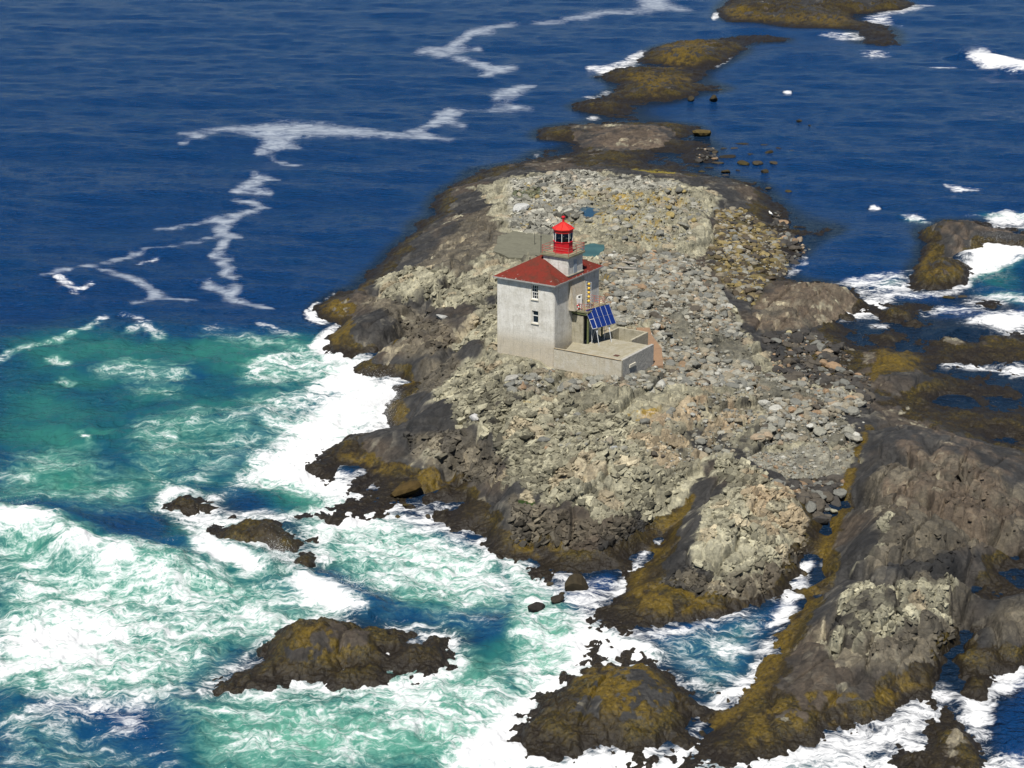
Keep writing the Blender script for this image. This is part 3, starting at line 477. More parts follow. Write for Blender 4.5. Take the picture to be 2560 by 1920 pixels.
# ---------------------------------------------------------------- sea
exec_sea = True
SV = np.concatenate([np.linspace(2300, -300, 1000), np.linspace(-300, -476, 24)[1:]])
SU = np.concatenate([[-12000, -5000, -2500, -1200], np.linspace(-300, 2860, 1320), [3800, 5000, 7500, 14000]])
S = Grid(SU, SV); CS = Grid(np.linspace(-300, 2860, 330), np.linspace(2300, -300, 250))
def soft_s(P, a, b): return sstep(a, b, sdist(P, CS.X, CS.Y))
foam = np.zeros(CS.X.shape, np.float32)
CREST = [(.86, 4, 2.4, "C -60,560 120,560 220,590 285,650 420,690 600,730 560,780 420,740 300,700 180,630 -60,620"), (.9, 3, 1.2, "C 850,690 900,670 960,690 1080,720 1180,760 1100,790 960,770 860,740"), (.9, 3, 1.0, "C 1230,830 1330,820 1450,850 1540,920 1560,960 1450,960 1280,880")]
FOAM = [(.5, 10, "C -400,1670 2212,1670 E 2700,1670 2700,2050 C -400,2050"), (.43, 7, "C 720,1370 1150,1340 1700,1310 2240,1240 2240,1700 1300,1700 900,1640"), (.36, 7, "C -60,1300 600,1250 800,1500 900,1700 -60,1700"), (.33, 8, "C -60,300 300,250 600,420 700,560 500,640 -60,560"), (.36, 5, "C 560,150 900,100 1130,130 1180,260 900,420 640,480 560,330"), (.36, 6, "C 1560,960 1700,900 2000,960 2240,960 2240,1120 2000,1090 1700,1040"), (.40, 5, "C 700,560 1000,560 1250,700 1200,760 900,680"), (.85, 1.2, "C 1960,1110 1900,1130 1720,1130 1640,1180 1500,1205 1400,1240 1420,1260 1560,1225 1700,1180 1800,1150 1960,1140"),   # dense or lacy white water
 (.84, 5, "C 1540,-10 1720,-10 1710,60 1670,110 1690,190 1560,200 1460,250 1320,350 1420,385 1540,405 1560,440 1500,500 1300,460 1180,430 1080,440 1130,300 1250,200 1350,100"),
 (.84, 4, "A 1480,1580 1540,1570 1600,1630 1660,1659 1740,1640 C 1720,30 1500,40 1350,60 1350,0"),
 (.50, 5, "C 1050,60 1540,0 1320,350 1050,450 880,560 1000,400 1180,280 1100,150"), (.52, 5, "A 1050,1570 1300,1500 1420,1480 1440,1540 1560,1530 1650,1659 1050,1659"),
 (.85, 1.5, "A 1460,1262 1380,1300 1310,1350 1330,1380 1420,1410 1370,1365 1370,1310"), (.9, 1.5, "A 1465,1405 1400,1430 1335,1500 1350,1520 1430,1540 1420,1490"),
 (.58, 5, "C 1480,560 1900,500 2000,520 1930,560 2080,640 2140,760 2230,800 2230,960 2000,980 1800,930 1560,940 1440,820 1430,720"),
 (.82, 9, "C -60,1000 300,960 520,990 600,1050 600,1120 540,1190 430,1210 250,1250 -60,1270"),
 (.50, 8, "C -60,700 250,760 560,730 900,800 1250,870 1500,960 1300,1000 1150,1080 1000,1180 880,1280 700,1450 400,1500 -60,1560"),
 (.56, 6, "C 1500,1370 1700,1310 1950,1330 2230,1200 2230,1680 1900,1680 1750,1500"), (.92, 4, "C 1960,1530 2100,1450 2230,1480 2230,1680 1930,1680"),
 (.53, 4, "E -10,760 100,840 330,830 480,830 560,740 620,690 480,920 400,970 330,1060 480,1090 620,1060 600,1180 330,1200 260,1280 -10,1430"), (.40, 4, "E 600,1040 760,1035 1080,960 1180,940 1240,800 1310,730 1270,880 1200,1010 1130,1100 1060,1190 1060,1260 870,1430 800,1470 860,1340 700,1220 600,1180"), (.62, 2, "E 560,1075 780,1045 1080,970 1000,1010 800,1080 600,1120"), (.55, 3, "E 820,1110 960,1090 1040,1140 980,1210 860,1180"),
 (.78, 1.6, "E 1060,1190 1060,1260 1000,1330 870,1430 800,1490 870,1370 960,1310 1020,1220"), (.75, 1.5, "E 1240,790 1300,750 1260,900 1190,1010 1110,1060 1180,940"), (.8, 1.5, "E 600,690 560,740 480,830 430,900 400,970 480,900 540,790"),
 (.85, 2, "E 280,1250 200,1310 60,1400 -10,1455 -10,1380 150,1300"), (.95, 2, "E -10,1480 90,1560 200,1640 -10,1690"), (.88, 2, "E 420,1590 480,1560 540,1600 610,1570 600,1690 200,1690 240,1600 350,1615"), (.97, 1.5, "E 700,1590 800,1545 740,1640 730,1690 630,1690"),
 (.74, 4, "E 1080,1690 1090,1640 1200,1600 1290,1560 1380,1500 1500,1470 1620,1440 1690,1370 1750,1335 1850,1335 1840,1400 1790,1560 1740,1690"), (.8, 2, "E 1945,1350 2050,1330 2110,1206 2230,1200 2230,1290 2080,1370 2040,1540 1980,1550"), (.6, 2, "E 2050,1570 2230,1600 2230,1690 2030,1690"),
 (.57, 3, "Z 600,760 900,690 1210,680 1240,790 1290,860 1540,870 1720,800 1720,850 1500,900 1110,920 1010,980 980,1090 700,1110 590,1110 690,1010 810,960 780,880"), (.85, 1.5, "Z 810,960 950,900 1010,980 980,1060 720,1090 600,1110 690,1010"),
 (.84, 3, "Z 1780,450 1950,420 2100,440 2180,500 2260,520 2260,600 1950,660 1720,750 1700,680 1720,560"), (.62, 3, "Z 1150,190 1260,180 1370,240 1370,270 1230,250"), (.62, 3, "Z 1400,210 1850,190 2080,150 2260,190 2260,250 1900,250 1880,220"), (.78, 3, "Z 1910,250 2030,240 2260,270 2260,325 2100,300 1960,305"),
 (.5, 3, "Z 1280,1050 1450,970 1800,920 2000,850 2260,880 2260,1000 2050,960 1750,1060 1350,1080"), (.82, 3, "Z 1680,1160 1850,1100 1900,1060 2260,1050 2260,1190 2080,1230 1950,1190"), (.8, 1.2, "Z 760,1145 900,1150 1030,1150 1020,1170 900,1172"), (.8, 1.2, "Z 1290,860 1540,862 1730,790 1740,815 1560,880 1300,875"),
 (.8, 2.5, "Z 1490,1500 1600,1490 1700,1490 1900,1520 2260,1490 2260,1600 2080,1590 1980,1540 1800,1540"),
 (.86, 5, "B 1965,212 2040,205 2100,250 2240,270 2240,320 2050,300 1980,262"), (.6, 4, "B 1790,283 1930,288 1920,302 1820,305"), (.5, 6, "B 1480,225 1600,215 1650,240 1540,262"), (.55, 5, "B 1490,90 1600,55 1750,15 1870,12 1760,45 1620,80 1700,115 1600,110"), (.56, 5, "B 1280,138 1500,140 1530,178 1400,170"),
 (.72, 4, "B 320,292 420,285 500,255 560,210 585,230 490,300 390,322"), (.6, 3, "B 280,425 420,395 420,408 300,432"), (.75, 2, "B 300,515 370,503 365,520"), (.75, 3, "B 915,230 940,222 930,260 880,290 870,280"), (.85, 1.5, "B 860,62 890,55 890,82 862,80"), (.9, 1, "B 1170,395 1205,390 1205,405 1175,408"), (.95, 1, "B 1543,880 1575,878 1600,895 1550,902"),
 (.62, 3, "B 1850,790 1900,800 2050,820 2060,830 1900,825"), (.7, 1.5, "B 2060,712 2110,714 2100,726 2070,724"), (.95, 1, "B 92,660 118,655 120,670 95,675"), (.55, 3, "B 1180,1180 1270,1110 1280,1140 1200,1200"), (.7, 2, "C 690,490 740,450 800,450 810,470 730,500 710,545"), (.95, 1, "C 350,205 385,215 385,255 360,245"), (.5, 2, "C 310,205 350,200 360,215"),
 (.42, 4, "C 600,250 830,140 1050,125 1140,150 900,170 800,230 720,320 560,330"), (.40, 5, "C 450,440 560,380 620,430 560,540 500,580 450,500"), (.4, 4, "C 200,440 380,370 380,390 240,460"), (.36, 4, "C 530,0 800,0 800,70 600,60"), (.45, 3, "C 1000,580 1150,540 1300,560 1250,590 1060,590"),
 (.40, 4, "A 380,1600 560,1560 830,1600 820,1640 560,1659 400,1640"), (.4, 3, "A 850,1420 950,1380 1000,1420 900,1480"), (.34, 6, "A 780,1440 1000,1420 1300,1460 1300,1520 1000,1500"),
 (.45, 5, "C 0,1600 200,1580 500,1620 500,1680 0,1680"), (.38, 6, "C 560,1560 700,1580 640,1620 560,1600"), (.35, 5, "C 900,1500 1100,1560 1250,1659 1150,1659 950,1560")]
for val, wd, s in FOAM:
    foam = np.maximum(foam, val * soft_s(ground(s, 0.), -wd, wd * .6))
for val, wd, zc, s in CREST: foam = np.maximum(foam, val * soft_s(ground(s, zc), -wd, wd * .6))
STREAK = [  # drifting foam lines: u, v, half width
 "B 740,40,10 640,25,18 610,5,14 590,-15,12", "B 640,45,9 560,50,13 430,55,14 330,70,8 200,90,6 50,105,5 A 2200,103,9 2120,120,12 2060,135,8", "A 2110,155,7 2030,150,5 1960,195,6", "A 1825,228,12 1880,212,18 1940,205,8", "A 1890,245,8 1950,228,9 2000,213,9 2065,205,4", "A 1960,250,5 2030,265,10 2090,285,13 2150,300,20 2205,295,10", "A 2150,310,14 2080,335,5",
 "B 90,365,4 40,370,12 0,395,20 A 2180,420,20 2150,428,8", "B 70,465,8 0,463,16 A 2150,467,9 2050,468,5 1970,470,5 1900,485,12 1960,495,14 1900,505,10 1960,520,12 1880,530,10 2000,545,5", "A 1960,520,12 1840,552,12 1780,568,12 1880,595,14 1940,605,8",
 "A 780,583,4 850,576,9 920,570,13 1000,562,18 1080,560,26 1150,560,36 1230,560,42 1300,562,42 1380,566,38 1480,572,32 1580,580,24 1680,587,18 1780,592,16 1860,597,14", "A 770,625,3 830,605,6 900,590,8", "A 1160,590,30 1230,600,24 1200,620,22 1160,640,18 1110,660,5", "A 1200,630,14 1280,632,8", "A 1170,678,4 1225,695,5 1275,712,9 1210,716,5",
 "A 1095,752,6 1130,768,16 1155,785,13 1190,783,3", "A 1110,790,18 1060,822,20 1015,835,8", "A 1060,822,14 1120,828,13 1160,836,4", "A 1020,865,10 1080,870,12 1145,890,12 1090,905,12 1040,918,15 1000,935,18 930,945,16 860,955,12 790,968,9 730,980,6 680,983,3",
 "A 1000,945,18 955,975,18 955,1005,16 1000,1025,17 1030,1035,8", "A 960,1015,16 900,1035,12 820,1055,10 740,1065,9 660,1070,9 590,1085,12 530,1110,14 480,1135,12 430,1150,10 350,1165,10 280,1178,8 195,1197,4", "A 450,1178,9 510,1190,12 580,1210,14 640,1235,12 685,1262,13 640,1290,15 575,1308,10", "A 660,1275,15 740,1282,14 825,1285,7",
 "A 970,1050,12 950,1085,13 915,1108,11 990,1120,7 950,1140,10 1000,1160,6 960,1180,8 1015,1200,3", "A 890,1222,9 960,1245,15 1025,1240,9 985,1272,8 1060,1295,11 1110,1310,9 1155,1322,4"]
LACY = ["A 525,1350,12 600,1365,10 615,1400,14 650,1430,14 695,1470,8", "A 0,1562,5 80,1530,8 160,1505,8 250,1485,7 350,1445,7 450,1370,5", "A 220,1560,14 280,1580,16", "A 260,1640,10 310,1650,12", "A 1120,1400,8 1200,1430,12 1265,1450,6", "A 560,1440,6 620,1400,6", "A 230,1190,4 330,1260,5 390,1230,4", "A 600,1140,4 680,1100,5", "A 850,1210,5 900,1205,5"]
def streak(s, val, k=1.0):
    global foam
    p = px(s); P = np.array([at(q[0], q[1], 0)[:2] for q in p])
    w_ = np.array([abs(at(q[0], q[1] - q[2] * q[3], 0)[1] - at(q[0], q[1] + q[2] * q[3], 0)[1]) / 2 for q in p]) * k; w_ = np.maximum(w_, 1.5) * np.where(np.array([q[2] * q[3] for q in p]) < 5.5, 1.3, .88)
    for a, b, wa, wb in zip(P[:-1], P[1:], w_[:-1], w_[1:]):
        e = b - a; L = float(e @ e) + 1e-9
        # widths are measured along the view, so compare along y with a little less across
        t = np.clip(((CS.X - a[0]) * e[0] + (CS.Y - a[1]) * e[1]) / L, 0, 1)
        dx = (CS.X - a[0] - t * e[0]) * 1.6; dy = CS.Y - a[1] - t * e[1]; ww = wa + (wb - wa) * t
        foam = np.maximum(foam, val * sstep(1.9, .25, np.sqrt(dx * dx + dy * dy) / np.maximum(ww, .5)))
fsave = foam; foam = np.zeros_like(fsave)
for s in STREAK: streak(s, 1.0, 1.0)
film = foam; foam = fsave
for s in LACY: streak(s, .50, 1.2)
teal = np.zeros(CS.X.shape, np.float32)
TEAL = [(.6, 10, "C -400,1670 2212,1670 E 1500,1690 1500,2050 C -400,2050"), (.42, 8, "C 600,560 1250,560 1560,960 2000,960 2240,1100 2000,1150 1500,1000 1000,1050 600,900"), (.46, 12, "A -80,1520 500,1430 1300,1440 1420,1480 1660,1680 C 1560,0 1500,250 1300,460 1050,450 900,560 300,650 -80,560"), (.2, 8, "C 520,80 1100,50 1150,300 1000,480 700,500 540,420"), (.62, 9, "C -60,-20 420,30 560,250 550,420 800,560 -60,560"), (.66, 6, "C -60,560 250,660 900,800 1560,960 1000,1180 880,1280 700,1400 -60,1300"), (.86, 7, "C 750,1380 1500,1320 2230,1100 2230,1700 900,1700"), (.78, 6, "C 1050,420 1300,150 1560,0 1750,60 1320,350 1500,520 2140,760 2230,1000 1800,1000 1430,800 1300,600"),
 (.46, 8, "C -60,1300 900,1700 -60,1700"), (.60, 7, "A 800,1460 1100,1440 1350,1440 1420,1480 1560,1560 1600,1659 900,1659 600,1600"), (.52, 10, "A -60,1480 400,1380 800,1460 900,1680 -60,1680"), (.85, 4, "E -10,760 330,1060 600,1180 330,1200 -10,1430"), (.32, 4, "E 600,1100 1100,980 1060,1260 870,1400 600,1180"), (.42, 4, "Z 1720,640 2260,600 2260,1000 1800,900 1700,780"), (.4, 3, "Z 950,760 1150,740 1180,800 960,830"), (.6, 3, "Z 1160,200 1370,240 1360,270 1230,250"), (.5, 3, "Z 1850,190 2260,180 2260,240 1900,240"), (.6, 4, "C 280,160 560,160 560,260 300,260")]
for val, wd, s in TEAL: teal = np.maximum(teal, val * soft_s(ground(s), -wd, wd))
hb = sample(HB0, 2150, -120, CS.X, CS.Y)
pot = np.maximum(foam, 0)
fringe = sstep(-1.3, .05, hb) * (.22 + .45 * np.clip(teal * 1.6, 0, 1))
foam = np.maximum(foam, np.minimum(foam * .6 + fringe, 1))
def up_s(Cc, fill):
    full = np.full(S.X.shape, fill, np.float32); full[:1000, 4:1324] = upsample(Cc, 1000, 1320); return full
filmF = up_s(film, 0.); foamF = up_s(foam, 0.); tealF = up_s(teal, 0.); hbF = up_s(hb, -4.)
sx, sy = S.X, S.Y; sz = np.zeros_like(sx)
shelter = sstep(-.5, -3, hbF) * .75 + .25
rg = np.random.default_rng(3)
for kk in range(46):
    L = 3.2 * (1.075 ** kk); th = math.radians(78 + rg.normal(0, 24)); amp = .0085 * L ** .9 * (1.0 if L < 14 else .62)
    kx, ky = 2 * math.pi / L * math.cos(th), 2 * math.pi / L * math.sin(th)
    ph = sx * kx + sy * ky + rg.uniform(0, 6.28); fade = np.clip((L * 420 / np.maximum(sy, 60) - 2.0) / 3, 0, 1)
    sz += (amp * (np.sin(ph) + .25 * np.cos(2 * ph)) * fade).astype(np.float32)
sz *= shelter * .6
def swell(s, h, wd, lead=1.0):
    """a breaking wave: a steep ridge of water along a surveyed line"""
    global sz
    P = np.array([at(q[0], q[1], h * .8)[:2] for q in px(s)]); m = (np.abs(sy - P[:, 1].mean()) < 60)
    X_, Y_ = sx[m], sy[m]; dd = np.full(X_.shape, 999., np.float32); sg = np.zeros(X_.shape, np.float32)
    for a, b in zip(P[:-1], P[1:]):
        e = b - a; L = float(e @ e); t = np.clip(((X_ - a[0]) * e[0] + (Y_ - a[1]) * e[1]) / L, 0, 1)
        ox = X_ - a[0] - t * e[0]; oy = Y_ - a[1] - t * e[1]; q = np.sqrt(ox * ox + oy * oy); k = q < dd
        dd = np.where(k, q, dd); sg = np.where(k, np.sign(ox * e[1] - oy * e[0]), sg)
    ww = np.where(sg > 0, wd * 1.0, wd * 2.2); sz[m] += (h * np.exp(-(dd / ww) ** 2)).astype(np.float32)
swell("C -80,590 120,585 230,620 300,670 430,715 600,745 700,760", 3.0, 2.8)
swell("C 850,700 960,700 1090,735 1180,775", 1.3, 1.5); swell("C 1230,850 1340,845 1450,875 1550,945", 1.1, 1.4)
swell("B 1965,235 2040,230 2100,270 2240,300", 1.6, 3.0); swell("Z 1780,520 1950,470 2100,480 2200,560", 1.6, 2.0); swell("C 330,225 395,235", .8, 1.2); swell("C 690,500 800,462", .5, 1.0); swell("C 600,190 830,150 1060,150", 1.0, 2.6); swell("C 560,330 800,290 1000,300", .7, 2.6); swell("C 100,180 330,160", .6, 3); swell("C -50,330 250,350 480,320", .6, 3.5); swell("Z 1680,1180 1900,1090 2260,1080", .9, 2.5)
fr = foamF * sstep(.3, .9, foamF)
ff = (sy < 420)
lump = np.zeros_like(sx); lump[ff] = (fbm(sx[ff] * .55, sy[ff] * .4, 4, 77) - .5)
churn = np.clip(tealF * .8 + foamF * .6, 0, 1) * ff
fine = np.zeros_like(sx); fine[ff] = fbm(sx[ff] * 1.5, sy[ff] * 1.1, 3, 79) - .5
sz += churn * (lump * 1.5 + fine * .26) + ff * fine * .12
sz[1000:] = 0; sz[:, :4] = 0; sz[:, 1324:] = 0
ny_, nx_ = sx.shape; idx = np.arange(nx_ * ny_).reshape(ny_, nx_)
q = np.stack([idx[:-1, :-1], idx[:-1, 1:], idx[1:, 1:], idx[1:, :-1]], -1)
hm = np.minimum(np.minimum(hbF[:-1, :-1], hbF[1:, :-1]), np.minimum(hbF[:-1, 1:], hbF[1:, 1:]))
q = q[hm < 1.4]
u_, inv = np.unique(q, return_inverse=True)
o = mesh_np("sea", np.stack([sx, sy, sz], -1).reshape(-1, 3)[u_], inv.reshape(-1, 4), SEA, {"foam": foamF.ravel()[u_], "teal": tealF.ravel()[u_], "film": filmF.ravel()[u_], "shal": (sstep(-1.3, -.2, hbF) * (1 - .6 * np.clip(tealF * 1.5, 0, 1))).ravel()[u_]}); tag(o, kind="structure")

# ---------------------------------------------------------------- pools and the landing pad
def flat_poly(name, P, z, material, thick=0.0):
    bm = bmesh.new(); vs = [bm.verts.new((q[0], q[1], z)) for q in P]
    f = bm.faces.new(vs)
    if f.normal.z < 0: f.normal_flip()
    bm.normal_update()
    if f.normal.z < 0: f.normal_flip()
    if thick:
        r = bmesh.ops.extrude_face_region(bm, geom=[f]); bmesh.ops.translate(bm, verts=[v for v in r["geom"] if isinstance(v, bmesh.types.BMVert)], vec=(0, 0, -thick))
        bmesh.ops.recalc_face_normals(bm, faces=bm.faces)
    me = bpy.data.meshes.new(name); bm.to_mesh(me); bm.free(); me.materials.append(material)
    o = bpy.data.objects.new(name, me); SC.collection.objects.link(o); return o
def pool_material(name, c1, c2, rough=.05):
    m, nt, n, l, p = mat(name); P = pos(nt)
    l.new(mix(nt, mrange(nt, noise(nt, P, .35, 4), .35, .65), c1, c2), p.inputs["Base Color"]); p.inputs["Roughness"].default_value = rough; p.inputs["IOR"].default_value = 1.33
    p.inputs["Specular IOR Level"].default_value = .4
    l.new(bump(nt, noise(nt, P, 2.5, 3), .12, .05), p.inputs["Normal"]); return m
POOLM = {'green': pool_material("green_pool_water", (.035, .085, .075), (.05, .115, .10)), 'blue': pool_material("blue_pool_water", (.012, .045, .085), (.02, .06, .09)), 'algae': pool_material("algae_pool_water", (.02, .04, .008), (.035, .06, .01), .3)}
def ragged(P, s, step=.7, amp=.5):
    Q = densify(P, step); c = Q.mean(0); n = Q - c; n /= np.linalg.norm(n, axis=1)[:, None]
    return Q + n * ((fbm(Q[:, 0] * .5, Q[:, 1] * .5, 3, s) - .5) * 2 * amp)[:, None]
for k, (P, zp, kind) in enumerate(pool_data):
    c = P.mean(0); Q = c + (P - c) * 1.12
    o = flat_poly("water_pool", ragged(Q, 90 + k, .6, .2 if kind != 'algae' else .6), zp, POOLM[kind]); tag(o, kind="structure")

def plaster(name, base, stain, dark, rough=.9, scale=1.0, streak=.5, bumpd=.03):
    m, nt, n, l, p = mat(name); tc = nd(nt, "ShaderNodeTexCoord"); O = tc.outputs["Object"]
    f1 = noise(nt, O, 1.1 * scale, 6, .65); f2 = noise(nt, O, 6 * scale, 5, .7)
    mp = nd(nt, "ShaderNodeMapping", i_Scale=(2.2 * scale, 2.2 * scale, .28 * scale)); l.new(O, mp.inputs[0]); f3 = noise(nt, mp.outputs[0], 1.6, 5, .65)
    c = mix(nt, mrange(nt, f1, .42, .68), base, stain)
    c = mix(nt, math_(nt, 'MULTIPLY', mrange(nt, f3, .52, .72), streak), c, dark)
    c = mix(nt, 1., c, ramp(nt, f2, [(.3, (.82, .82, .82)), (.55, (1, 1, 1)), (.75, (1.12, 1.12, 1.1))]), 'MULTIPLY')
    l.new(c, p.inputs["Base Color"]); p.inputs["Roughness"].default_value = rough; p.inputs["Specular IOR Level"].default_value = .2
    b = bump(nt, f2, .7, bumpd); b = bump(nt, f1, .6, bumpd * 4, b); l.new(b, p.inputs["Normal"]); return m
def wall_material():
    m, nt, n, l, p = mat("weathered_whitewash"); O = nd(nt, "ShaderNodeTexCoord").outputs["Object"]
    sp = nd(nt, "ShaderNodeSeparateXYZ"); l.new(O, sp.inputs[0])
    f1 = noise(nt, O, .8, 6, .65); f2 = noise(nt, O, 5, 6, .7)
    mp = nd(nt, "ShaderNodeMapping", i_Scale=(2.4, 2.4, .25)); l.new(O, mp.inputs[0]); f3 = noise(nt, mp.outputs[0], 1.4, 5, .65)
    c = mix(nt, mrange(nt, f1, .35, .7), (.71, .69, .64), (.55, .525, .465))
    low = mrange(nt, math_(nt, 'ADD', sp.outputs[2], math_(nt, 'MULTIPLY', f1, 2.2)), 2.6, 4.8, 1, 0)
    c = mix(nt, math_(nt, 'MULTIPLY', low, .75), c, (.44, .38, .28))
    c = mix(nt, math_(nt, 'MULTIPLY', mrange(nt, f3, .52, .72), .5), c, (.30, .27, .22))
    mp2 = nd(nt, "ShaderNodeMapping", i_Scale=(.8, .8, 1.3)); l.new(O, mp2.inputs[0]); f4 = noise(nt, mp2.outputs[0], 1.0, 6, .65, .5)
    c = mix(nt, math_(nt, 'MULTIPLY', mrange(nt, f4, .52, .66), .38), c, (.40, .38, .34))
    c = mix(nt, 1., c, ramp(nt, f2, [(.3, (.8, .8, .8)), (.55, (1, 1, 1)), (.75, (1.1, 1.1, 1.08))]), 'MULTIPLY')
    l.new(c, p.inputs["Base Color"]); p.inputs["Roughness"].default_value = .92; p.inputs["Specular IOR Level"].default_value = .15
    b = bump(nt, f2, .6, .03); b = bump(nt, f4, .5, .06, b); l.new(b, p.inputs["Normal"]); return m
WALL = wall_material()
CONC = plaster("stained_concrete", (.38, .35, .27), (.30, .275, .20), (.18, .155, .105), streak=.55)
CONCD = plaster("mossy_concrete", (.21, .20, .125), (.25, .23, .165), (.11, .10, .05), streak=.4)
RUST = plaster("rusty_curb", (.36, .30, .20), (.30, .21, .11), (.18, .09, .035), streak=.6)
STAIN = plaster("stained_rib", (.44, .39, .30), (.50, .46, .39), (.28, .16, .07), streak=.7)
PADM = plaster("pad_concrete", (.150, .146, .108), (.128, .124, .092), (.10, .096, .07), scale=.3, streak=.0, bumpd=.01)
WALK = plaster("orange_concrete", (.265, .165, .10), (.22, .145, .095), (.16, .12, .085), scale=.6, streak=.2)
ROOFM = plaster("red_roof", (.150, .020, .012), (.088, .026, .016), (.20, .022, .013), rough=.65, scale=.6, streak=.5, bumpd=.01)
def roof_wear():
    nt = ROOFM.node_tree; p = nt.nodes["Principled BSDF"]; O = nd(nt, "ShaderNodeTexCoord").outputs["Object"]; src = p.inputs["Base Color"].links[0].from_socket
    sp = nd(nt, "ShaderNodeSeparateXYZ"); nt.links.new(O, sp.inputs[0]); eav = mrange(nt, sp.outputs[2], 10.4, 11.4, .10, 0.)
    c = mix(nt, mrange(nt, math_(nt, 'ADD', noise(nt, O, 3.2, 3, .5), eav), .735, .79), src, (.34, .30, .27))
    c = mix(nt, mrange(nt, noise(nt, O, .5, 4, .6), .5, .7, 0, .35), c, (.075, .030, .018)); nt.links.new(c, p.inputs["Base Color"])
roof_wear()
def paint(name, c, rough=.4, var=.25, metal=0.):
    m, nt, n, l, p = mat(name); O = nd(nt, "ShaderNodeTexCoord").outputs["Object"]; f = noise(nt, O, 3., 5, .65)
    l.new(mix(nt, 1., c, ramp(nt, f, [(.3, (1 - var,) * 3), (.6, (1, 1, 1)), (.8, (1 + var,) * 3)]), 'MULTIPLY'), p.inputs["Base Color"])
    p.inputs["Roughness"].default_value = rough; p.inputs["Metallic"].default_value = metal; return m
RED = paint("lantern_red", (.55, .012, .02)); REDROOF = paint("lantern_roof_red", (.62, .03, .02), .45); RAIL = paint("faded_red_rail", (.42, .09, .07), .6)
WHITE_P = paint("white_paint", (.75, .74, .70), .5); CREAM = paint("cream_trim", (.62, .58, .48), .6); PORCH_SHADE = paint("painted_porch_shade", (.012, .012, .013), .8)
OLIVEP = paint("olive_painted_wood", (.13, .15, .06), .7); GALV = paint("white_metal_tube", (.62, .64, .66), .4); YEL = paint("yellow_lamp", (.75, .48, .06), .4)
WOOD = paint("grey_driftwood", (.36, .33, .29), .9); EAVE = paint("grey_eave", (.36, .35, .33), .7); DOORM = paint("blue_grey_door", (.36, .41, .46), .6); BLACKP = paint("black_metal", (.03, .03, .03), .5)
def glass():
    m, nt, n, l, p = mat("dark_window_glass"); p.inputs["Base Color"].default_value = (.012, .018, .028, 1); p.inputs["Roughness"].default_value = .06; return m
GLASS = glass()
def clear_glass():
    m, nt, n, l, p = mat("lantern_glass"); tr = nd(nt, "ShaderNodeBsdfTransparent"); tr.inputs[0].default_value = (.82, .9, .9, 1)
    gl = nd(nt, "ShaderNodeBsdfGlossy", i_Roughness=.03); mx = nd(nt, "ShaderNodeMixShader"); fz = nd(nt, "ShaderNodeFresnel", i_IOR=1.5)
    l.new(math_(nt, 'ADD', fz.outputs[0], .06), mx.inputs[0]); l.new(tr.outputs[0], mx.inputs[1]); l.new(gl.outputs[0], mx.inputs[2]); l.new(mx.outputs[0], n["Material Output"].inputs[0]); return m
LGLASS = clear_glass()
def solar():
    m, nt, n, l, p = mat("solar_cells"); O = nd(nt, "ShaderNodeTexCoord").outputs["Object"]
    br = nd(nt, "ShaderNodeTexBrick", offset=0., i_Scale=1., i_Mortar_Size=.006); br.inputs["Brick Width"].default_value = .13; br.inputs["Row Height"].default_value = .13
    br.inputs["Color1"].default_value = (.007, .022, .13, 1); br.inputs["Color2"].default_value = (.009, .028, .16, 1); br.inputs["Mortar"].default_value = (.014, .035, .17, 1)
    sp = nd(nt, "ShaderNodeSeparateXYZ"); l.new(O, sp.inputs[0]); cb = nd(nt, "ShaderNodeCombineXYZ"); l.new(sp.outputs[0], cb.inputs[0]); l.new(sp.outputs[1], cb.inputs[1])
    l.new(cb.outputs[0], br.inputs["Vector"]); l.new(br.outputs[0], p.inputs["Base Color"]); p.inputs["Roughness"].default_value = .22; return m
SOLAR = solar()

